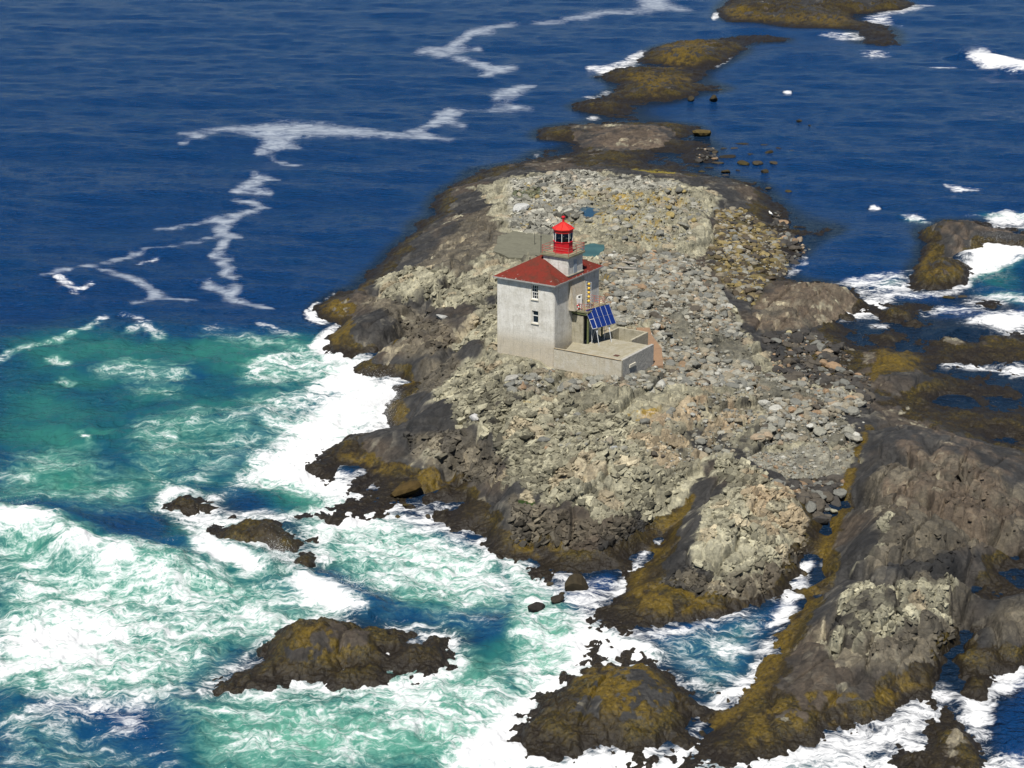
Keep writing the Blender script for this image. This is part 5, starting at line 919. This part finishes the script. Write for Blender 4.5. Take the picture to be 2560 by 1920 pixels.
for kind, cnt, r0, r1, P in FIELDS:
    x0, y0 = P.min(0); x1, y1 = P.max(0); n_ = 0; tries = 0
    while n_ < cnt and tries < 40:
        tries += 1; qx = RNG.uniform(x0, x1, cnt * 2); qy = RNG.uniform(y0, y1, cnt * 2); m = inside(P, qx, qy); qx, qy = qx[m], qy[m]
        clump = fbm(qx * .16, qy * .12, 3, 55); m = clump > RNG.uniform(.25, .62, len(qx)); qx, qy = qx[m], qy[m]
        for a, b in zip(qx, qy):
            if n_ >= cnt: break
            du, dv = a - HX, b - HY; hu, hv = du * E1[0] + dv * E1[1], du * E2[0] + dv * E2[1]
            if any(q[0] < hu < q[1] and q[2] < hv < q[3] for q in HOUSE_BOX): continue
            st.append((a, b, min(r1, r0 * (1 - R.random()) ** -.42), kind)); n_ += 1
def hull_mesh(seed):
    rs = np.random.default_rng(seed); bm = bmesh.new(); p = rs.normal(size=(15, 3)); p = np.sign(p) * np.abs(p) ** .35; p /= np.abs(p).max(1)[:, None] ** .5; p *= rs.uniform([.9, .55, .4], [1.3, .85, .75])
    for q in p: bm.verts.new(q)
    r_ = bmesh.ops.convex_hull(bm, input=bm.verts); bmesh.ops.delete(bm, geom=[g for g in r_["geom_interior"] if isinstance(g, bmesh.types.BMVert)], context='VERTS')
    bmesh.ops.triangulate(bm, faces=bm.faces); bm.verts.index_update(); V = np.array([v.co[:] for v in bm.verts]); Fc = np.array([[v.index for v in f.verts] for f in bm.faces]); bm.free(); return V, Fc
BROKEN = [(2200, .18, .55, LIGHT[0], 1), (9500, .17, .62, area("E -200,60 500,120 780,380 640,520 480,640 250,640 0,560 -200,420 C 1900,230 2000,60 2150,20"), 1), (2200, .17, .55, LIGHT[6], 1), (200, .15, .4, LIGHT[7], 1), (420, .13, .36, LIGHT[8], 1), (260, .12, .36, MIDROCK[1], 0), (160, .12, .32, MIDROCK[0], 0), (700, .14, .5, MIDROCK[3], 0), (320, .14, .42, MIDROCK[2], 0), (400, .16, .6, MIDROCK[4], 0), (120, .16, .5, MIDROCK[6], 0), (140, .16, .5, MIDROCK[7], 0), (60, .16, .5, MIDROCK[5], 0), (60, .2, .5, area("E 1450,1050 1700,1030 1950,1000 1900,1120 1600,1150 1400,1130"), 0),
          (120, .2, .5, area("E 700,760 900,820 1150,760 1100,880 850,910 650,860"), 0), (200, .2, .6, area("E 0,500 200,600 450,640 400,720 100,700 0,680"), 0), (60, .2, .5, area("E 1650,640 1900,620 2100,700 1950,780 1700,790 1560,760"), 0), (80, .2, .5, area("E 1650,340 1950,330 2150,480 2000,560 1750,500"), 0),
          (250, .2, .6, LIGHT[1], 1), (300, .2, .6, LIGHT[2], 1), (300, .2, .7, LIGHT[3], 1), (800, .16, .5, LIGHT[4], 1), (150, .2, .7, area("W 1250,500 1500,440 1700,640 1600,760 1350,820 1300,700"), 0), (1700, .25, .8, WHITE[0], 1), (1100, .28, 1.0, WHITE[1], 1)]
HULLS = [hull_mesh(500 + k) for k in range(24)]
VV, FF, CC = [], [], []; off = 0; kk = 0
for cnt, r0, r1, P, lit in BROKEN:
    x0, y0 = P.min(0); x1, y1 = P.max(0); n_ = 0; tries = 0
    while n_ < cnt and tries < 30:
        tries += 1; qx = RNG.uniform(x0, x1, cnt * 2); qy = RNG.uniform(y0, y1, cnt * 2); m = inside(P, qx, qy) & (fbm(qx * .2, qy * .15, 3, 155) > RNG.uniform(.2, .6, len(qx))) & (sdist(PAD, qx, qy) < -.6)
        L_ = sample(light, 2150, -120, qx, qy); m &= (L_ > .5) if lit else (L_ < 2); du, dv = qx - HX, qy - HY; hu, hv = du * E1[0] + dv * E1[1], du * E2[0] + dv * E2[1]
        for q in HOUSE_BOX: m &= ~((hu > q[0] - .6) & (hu < q[1] + .4) & (hv > q[2] - .6) & (hv < q[3] + .4))
        for Pp, zp_, kd_ in pool_data: m &= sdist(Pp, qx, qy) < -.3
        qx, qy = qx[m], qy[m]; qz = land_z(qx, qy); qc = np.stack([sample(C[..., i], 2150, -120, qx, qy) for i in range(3)], 1)
        for a, b, z, c_ in zip(qx, qy, qz, qc):
            if n_ >= cnt: break
            if z < .4: continue
            n_ += 1; kk += 1; V_, F_ = HULLS[kk % 24]; r_ = min(r1, r0 * (1 - R.random()) ** -.5); t = DIP + R.gauss(0, .22) + (math.pi if R.random() < .5 else 0); tx = R.gauss(-.38, .2); ty = R.gauss(0, .15)
            W_ = V_ * r_ * (1, 1, R.uniform(.5, .85)); cx_, sx_ = math.cos(tx), math.sin(tx); W_ = np.stack([W_[:, 0], W_[:, 1] * cx_ - W_[:, 2] * sx_, W_[:, 1] * sx_ + W_[:, 2] * cx_], 1)
            cy_, sy_ = math.cos(ty), math.sin(ty); W_ = np.stack([W_[:, 0] * cy_ + W_[:, 2] * sy_, W_[:, 1], -W_[:, 0] * sy_ + W_[:, 2] * cy_], 1); c0_, s0_ = math.cos(t), math.sin(t)
            VV.append(np.stack([W_[:, 0] * c0_ - W_[:, 1] * s0_ + a, W_[:, 0] * s0_ + W_[:, 1] * c0_ + b, W_[:, 2] + z - r_ * .2], 1)); FF.append(F_ + off); off += len(V_); CC.append(np.repeat(np.clip(c_, .015, .6)[None] * (R.uniform(.8, 1.3) if R.random() < .75 else R.uniform(.35, .75)), len(V_), 0))
o = mesh_np("broken_rock", np.concatenate(VV), np.concatenate(FF), COBBLE_M, {"Col": np.concatenate(CC)}, smooth=False); tag(o, kind="stuff")
padS = sdist(PAD, np.array([s_[0] for s_ in st]), np.array([s_[1] for s_ in st]))
st = [s_ for s_, d_ in zip(st, padS) if d_ < -.4]
zst = land_z(np.array([s_[0] for s_ in st]), np.array([s_[1] for s_ in st]))
st = [(a, b, r_, k, float(z)) for (a, b, r_, k), z in zip(st, zst) if z > -.35]
st.sort(key=lambda s_: -s_[2] / s_[1])
NAMED = [("W", 1605, 540, .95, (0.313, 0.313, 0.299), "smooth pale round boulder alone on the dark western ledge"), ("W", 1890, 1415, 1.0, (0.408, 0.401, 0.388), "white upright boulder on the grey rock above the south west shore"), ("E", 820, 305, 1.35, (0.272, 0.231, 0.163), "large tan slab boulder at the head of the middle gully"),
         ("K", 75, 985, 1.7, (0.422, 0.422, 0.408), "white wedge shaped block on the pale rock at the far end"), ("E", 430, 285, .8, (0.286, 0.292, 0.292), "grey egg shaped boulder on the tan rock above the gully"), ("C", 1745, 475, 1.9, (0.058, 0.037, 0.010), "round weed covered boulder at the foot of the south west shore"),
         ("B", 820, 585, 2.6, (0.082, 0.058, 0.017), "weedy block standing in calm water off the northern shelf"), ("E", 1395, 425, 1.2, (0.068, 0.060, 0.051), "dark boulder at the end of the gravel beach"), ("E", 275, 880, 1.5, (0.034, 0.026, 0.014), "tallest black pinnacle in the foam below the weedy shore"),
         ("E", 110, 975, 1.0, (0.024, 0.020, 0.018), "round black rock ringed with foam left of the pinnacle"), ("E", 195, 935, .75, (0.027, 0.022, 0.016), "small black rock between the pinnacle and the round rock"), ("E", 1390, 555, .6, (0.272, 0.258, 0.190), "pale stone in the narrow foam channel by the ridge"), ("C", 580, 560, 0, (0.000, 0.000, 0.000), ""),
         ("B", 775, 433, 1.6, (0.034, 0.027, 0.015), "lone dark rock below the three lobed islet"), ("B", 870, 435, 1.9, (0.037, 0.029, 0.015), "wider dark rock right of the lone rock below the islet"), ("B", 925, 746, 1.0, (0.041, 0.031, 0.014), "small dark rock in the still inlet behind the pale shore"), ("B", 1090, 746, 1.3, (0.037, 0.029, 0.015), "dark rock at the mouth of the still inlet"),
         ("Z", 185, 1218, .55, (0.340, 0.299, 0.170), "pale angular slab lying on weed by the brown knoll"), ("H", 265, 1560, 1.1, (0.286, 0.279, 0.252), "pale grey block with a dark shadow below the lighthouse front wall")]
def make_boulder(P_, q, r_, col, label, group, rz):
    me = PME[P_]; o = bpy.data.objects.new("boulder", me); SC.collection.objects.link(o); o.location = q; o.scale = (r_,) * 3; o.rotation_euler = (R.uniform(-.3, .3), R.uniform(-.3, .3), rz); o.color = (*col, 1); return tag(o, label, "boulder", group)
PME = []
for V_, F_ in PROTO:
    me = bpy.data.meshes.new("boulder"); me.from_pydata(V_.tolist(), [], F_.tolist()); me.materials.append(BOULDER); PME.append(me)
for k, (fr, u, v, r_, col, lab) in enumerate(NAMED):
    if not lab: continue
    q = on_land(fr, u, v)
    if q[2] < 0: qq = px(f"{fr} {u},{v}")[0]; q = at(qq[0], qq[1], .15)
    make_boulder(k % 12, q + (0, 0, r_ * .22), r_, col, lab, "landmark boulders", R.uniform(0, 6.28))
GN = {"grey": ("grey cobbles round the lighthouse", "grey boulder among the cobbles around the lighthouse"), "olive": ("olive stones on the eastern shore", "olive brown boulder on the eastern stone beach"), "dark": ("dark weedy boulders by the water", "dark boulder low down near the water"), "far": ("boulders on the far pale rock", "pale boulder on the white rock behind the lighthouse")}
LM = [("the lighthouse", house(4, 6, 0)), ("the concrete platform", house(14, 4, 0)), ("the open concrete tank", house(13, 11, 0)), ("the orange walkway", house(14, 16, 0)), ("the grey landing pad", PAD.mean(0)), ("the green rock pool", pool_data[0][0].mean(0)), ("the blue rock pool", pool_data[1][0].mean(0)), ("the gravel beach", GRAVEL.mean(0)), ("the brown knoll", MIDROCK[9].mean(0)),
      ("the driftwood planks", on_land('H', 1265, 575)), ("the tan slab boulder", on_land('E', 820, 305)), ("the white wedge shaped block", on_land('K', 75, 985)), ("the yellow weed strip", YWEED.mean(0)), ("the olive stone shore", OLIVE.mean(0)), ("the narrow foam channel", on_land('E', 1385, 520)), ("the right hand ridge", on_land('E', 1560, 200)), ("the still north inlet", on_land('B', 900, 690)), ("the yellow float", on_land('H', 1640, 862)), ("the gull on weedy stones", on_land('B', 1117, 934)), ("the weedy eastern shore", on_land('B', 1220, 1090)),
      ("the dark western ledge", on_land('W', 1500, 640)), ("the big square shouldered rock", on_land('B', 1880, 1080)), ("the three lobed islet", at(*px("B 780,300")[0][:2])), ("the yellow lichen patches", on_land('K', 1000, 980)), ("the middle gully", on_land('E', 760, 420)), ("the golden reef", on_land('Z', 1100, 1450)), ("the pinnacle in the foam", on_land('E', 275, 880)), ("the golden weed dome", on_land('E', 450, 1350)), ("the square concrete blocks", on_land('H', 1220, 645)), ("the grassy patch behind the tank", house(9, 26, 0))]
LMP = np.array([q[1][:2] for q in LM]); ORD = ["nearest", "second nearest", "third nearest", "fourth nearest", "fifth nearest", "sixth nearest", "seventh nearest", "eighth nearest", "ninth nearest", "tenth nearest", "eleventh nearest", "twelfth nearest"] + [q + " nearest" for q in ("thirteenth", "fourteenth", "fifteenth", "sixteenth", "seventeenth", "eighteenth", "nineteenth", "twentieth", "twenty first", "twenty second", "twenty third", "twenty fourth", "twenty fifth", "twenty sixth", "twenty seventh", "twenty eighth", "twenty ninth", "thirtieth", "thirty first", "thirty second", "thirty third", "thirty fourth", "thirty fifth", "thirty sixth")] + ["outlying"] * 400
def where_labels(pts, nouns):
    """say for every stone which landmark it is nearest to, on which side, and how many of its kind lie nearer"""
    bins = {}
    for i, (a, b) in enumerate(pts):
        d_ = np.hypot(LMP[:, 0] - a, LMP[:, 1] - b); k = int(d_.argmin()); dx, dy = a - LMP[k, 0], b - LMP[k, 1]
        sd = ("right of" if dx > 0 else "left of") if abs(dx) > abs(dy) * .8 else ("behind" if dy > 0 else "in front of")
        bins.setdefault((nouns[i], k, sd), []).append((float(d_[k]), i))
    out = [None] * len(pts)
    for (noun, k, sd), L_ in bins.items():
        for r_, (dd_, i) in enumerate(sorted(L_)): out[i] = f"{noun} {ORD[r_]} {sd} {LM[k][0]}" if len(L_) > 1 else f"{noun} just {sd} {LM[k][0]}"
    return out
def hue(c): return "tan" if c[0] > c[2] * 1.75 and c[0] > .18 else "olive brown" if c[0] > c[2] * 1.75 else "near black" if c[0] < .09 else "whitish" if c[0] > .3 else "pale grey" if c[0] > .22 else "grey"
NI = 281
ICOL = [palette(s_[3], 0) for s_ in st[:NI]]; ILAB = where_labels([s_[:2] for s_ in st[:NI]], [f"{hue(c)} boulder" for c in ICOL])
for k, (a, b, r_, kind, z) in enumerate(st[:NI]):
    make_boulder(k % 12, (a, b, z + r_ * .18), r_, ICOL[k], ILAB[k], GN[kind][0], R.uniform(0, 6.28))
VV, FF, CC = [], [], []; off = 0
for k, (a, b, r_, kind, z) in enumerate(st[NI:]):
    V_, F_ = (PROTO if r_ > .45 else PROTO1)[k % 10]; t = R.uniform(0, 6.28); tx = R.uniform(-.4, .4); c_, s_ = math.cos(t), math.sin(t)
    W_ = V_ * r_; W_ = np.stack([W_[:, 0], W_[:, 1] * math.cos(tx) - W_[:, 2] * math.sin(tx), W_[:, 1] * math.sin(tx) + W_[:, 2] * math.cos(tx)], 1)
    W_ = np.stack([W_[:, 0] * c_ - W_[:, 1] * s_ + a, W_[:, 0] * s_ + W_[:, 1] * c_ + b, W_[:, 2] + z + r_ * .15], 1)
    VV.append(W_); FF.append(F_ + off); off += len(V_); CC.append(np.repeat(np.array([palette(kind, z)]) * R.uniform(.75, 1.2), len(V_), 0))
o = mesh_np("cobbles", np.concatenate(VV), np.concatenate(FF), COBBLE_M, {"Col": np.concatenate(CC)}, smooth=False); tag(o, kind="stuff")

# ---------------------------------------------------------------- weedy rocks standing in the north east shallows
SHALLOW = "B 990,620,34 940,672,44 1000,700,40 1062,700,34 1112,655,30 1150,640,26 1210,650,18 890,702,34 1050,792,30 1120,775,22 1195,825,26 880,655,26 915,640,18 850,722,20 1090,625,16 1130,700,22 1240,520,16 1285,540,12 1190,400,22 960,640,24 1030,665,30 975,735,14 820,740,20 1105,812,24 1170,780,16 840,380,30 890,388,26 Z 190,395,60 235,300,40 270,450,30 1560,905,60 1680,900,50 1850,1110,50 2060,1045,60 C 1720,572,26 1850,568,22 1920,545,20 1720,495,10 1760,520,22 E 165,860,20 215,905,26 20,965,30"
SL_ = where_labels([at(q[0], q[1], .1)[:2] for q in px(SHALLOW)], ["low dark weedy rock awash"] * 99)
for k, q in enumerate(px(SHALLOW)):
    c = at(q[0], q[1], .1); hw = q[2] * q[3] / F * float(np.hypot(c[0], c[1]) ** 2 + CAM_H ** 2) ** .5
    o = make_boulder((k * 5) % 12, c - (0, 0, hw * .12), hw, [(.030, .024, .011), (.022, .018, .012), (.045, .034, .010), (.05, .04, .025)][k % 4], SL_[k], "small weedy rocks awash", R.uniform(0, 6.28)); o.scale = (hw, hw * .8, min(hw * .5, 1.0)); o.rotation_euler = (0, 0, o.rotation_euler[2])
# ---------------------------------------------------------------- spray thrown up where the swell breaks
SPRAY = [("C 1625,70", 2.6, 2.0, 1500), ("C 1560,150", 3.5, 2.0, 900), ("C 1200,790", 1.3, 1.6, 900), ("C 1500,900", 1.6, .7, 300), ("C 60,590", 3., 1.0, 500), ("Z 2000,470", 3., 2.4, 900), ("Z 1760,620", 2.0, 1.6, 400), ("B 2010,225", 4., 2.0, 500)]
PV, PF = [], []; TET = np.array([[1, 1, 1], [1, -1, -1], [-1, 1, -1], [-1, -1, 1]], float); TF = np.array([[0, 1, 2], [0, 3, 1], [0, 2, 3], [1, 3, 2]])
rs = np.random.default_rng(9); nn = 0
for s_, rad, hgt, cnt in SPRAY:
    q = px(s_)[0]; c = at(q[0], q[1], .4); cnt *= 7
    p = np.stack([rs.normal(0, rad * .55, cnt), rs.normal(0, rad * .8, cnt), rs.exponential(hgt * .35, cnt)], 1) + c; r_ = .010 + .012 * rs.random(cnt) ** 3
    PV.append((p[:, None, :] + TET[None] * r_[:, None, None]).reshape(-1, 3)); PF.append((TF[None] + 4 * (np.arange(cnt)[:, None, None] + nn)).reshape(-1, 3)); nn += cnt
sm_, nt_, n__, l__, p_ = mat("spray_white"); p_.inputs["Base Color"].default_value = (.85, .86, .87, 1); p_.inputs["Roughness"].default_value = .9
o = mesh_np("sea_spray", np.concatenate(PV), np.concatenate(PF), sm_, {}, smooth=False); tag(o, kind="stuff")
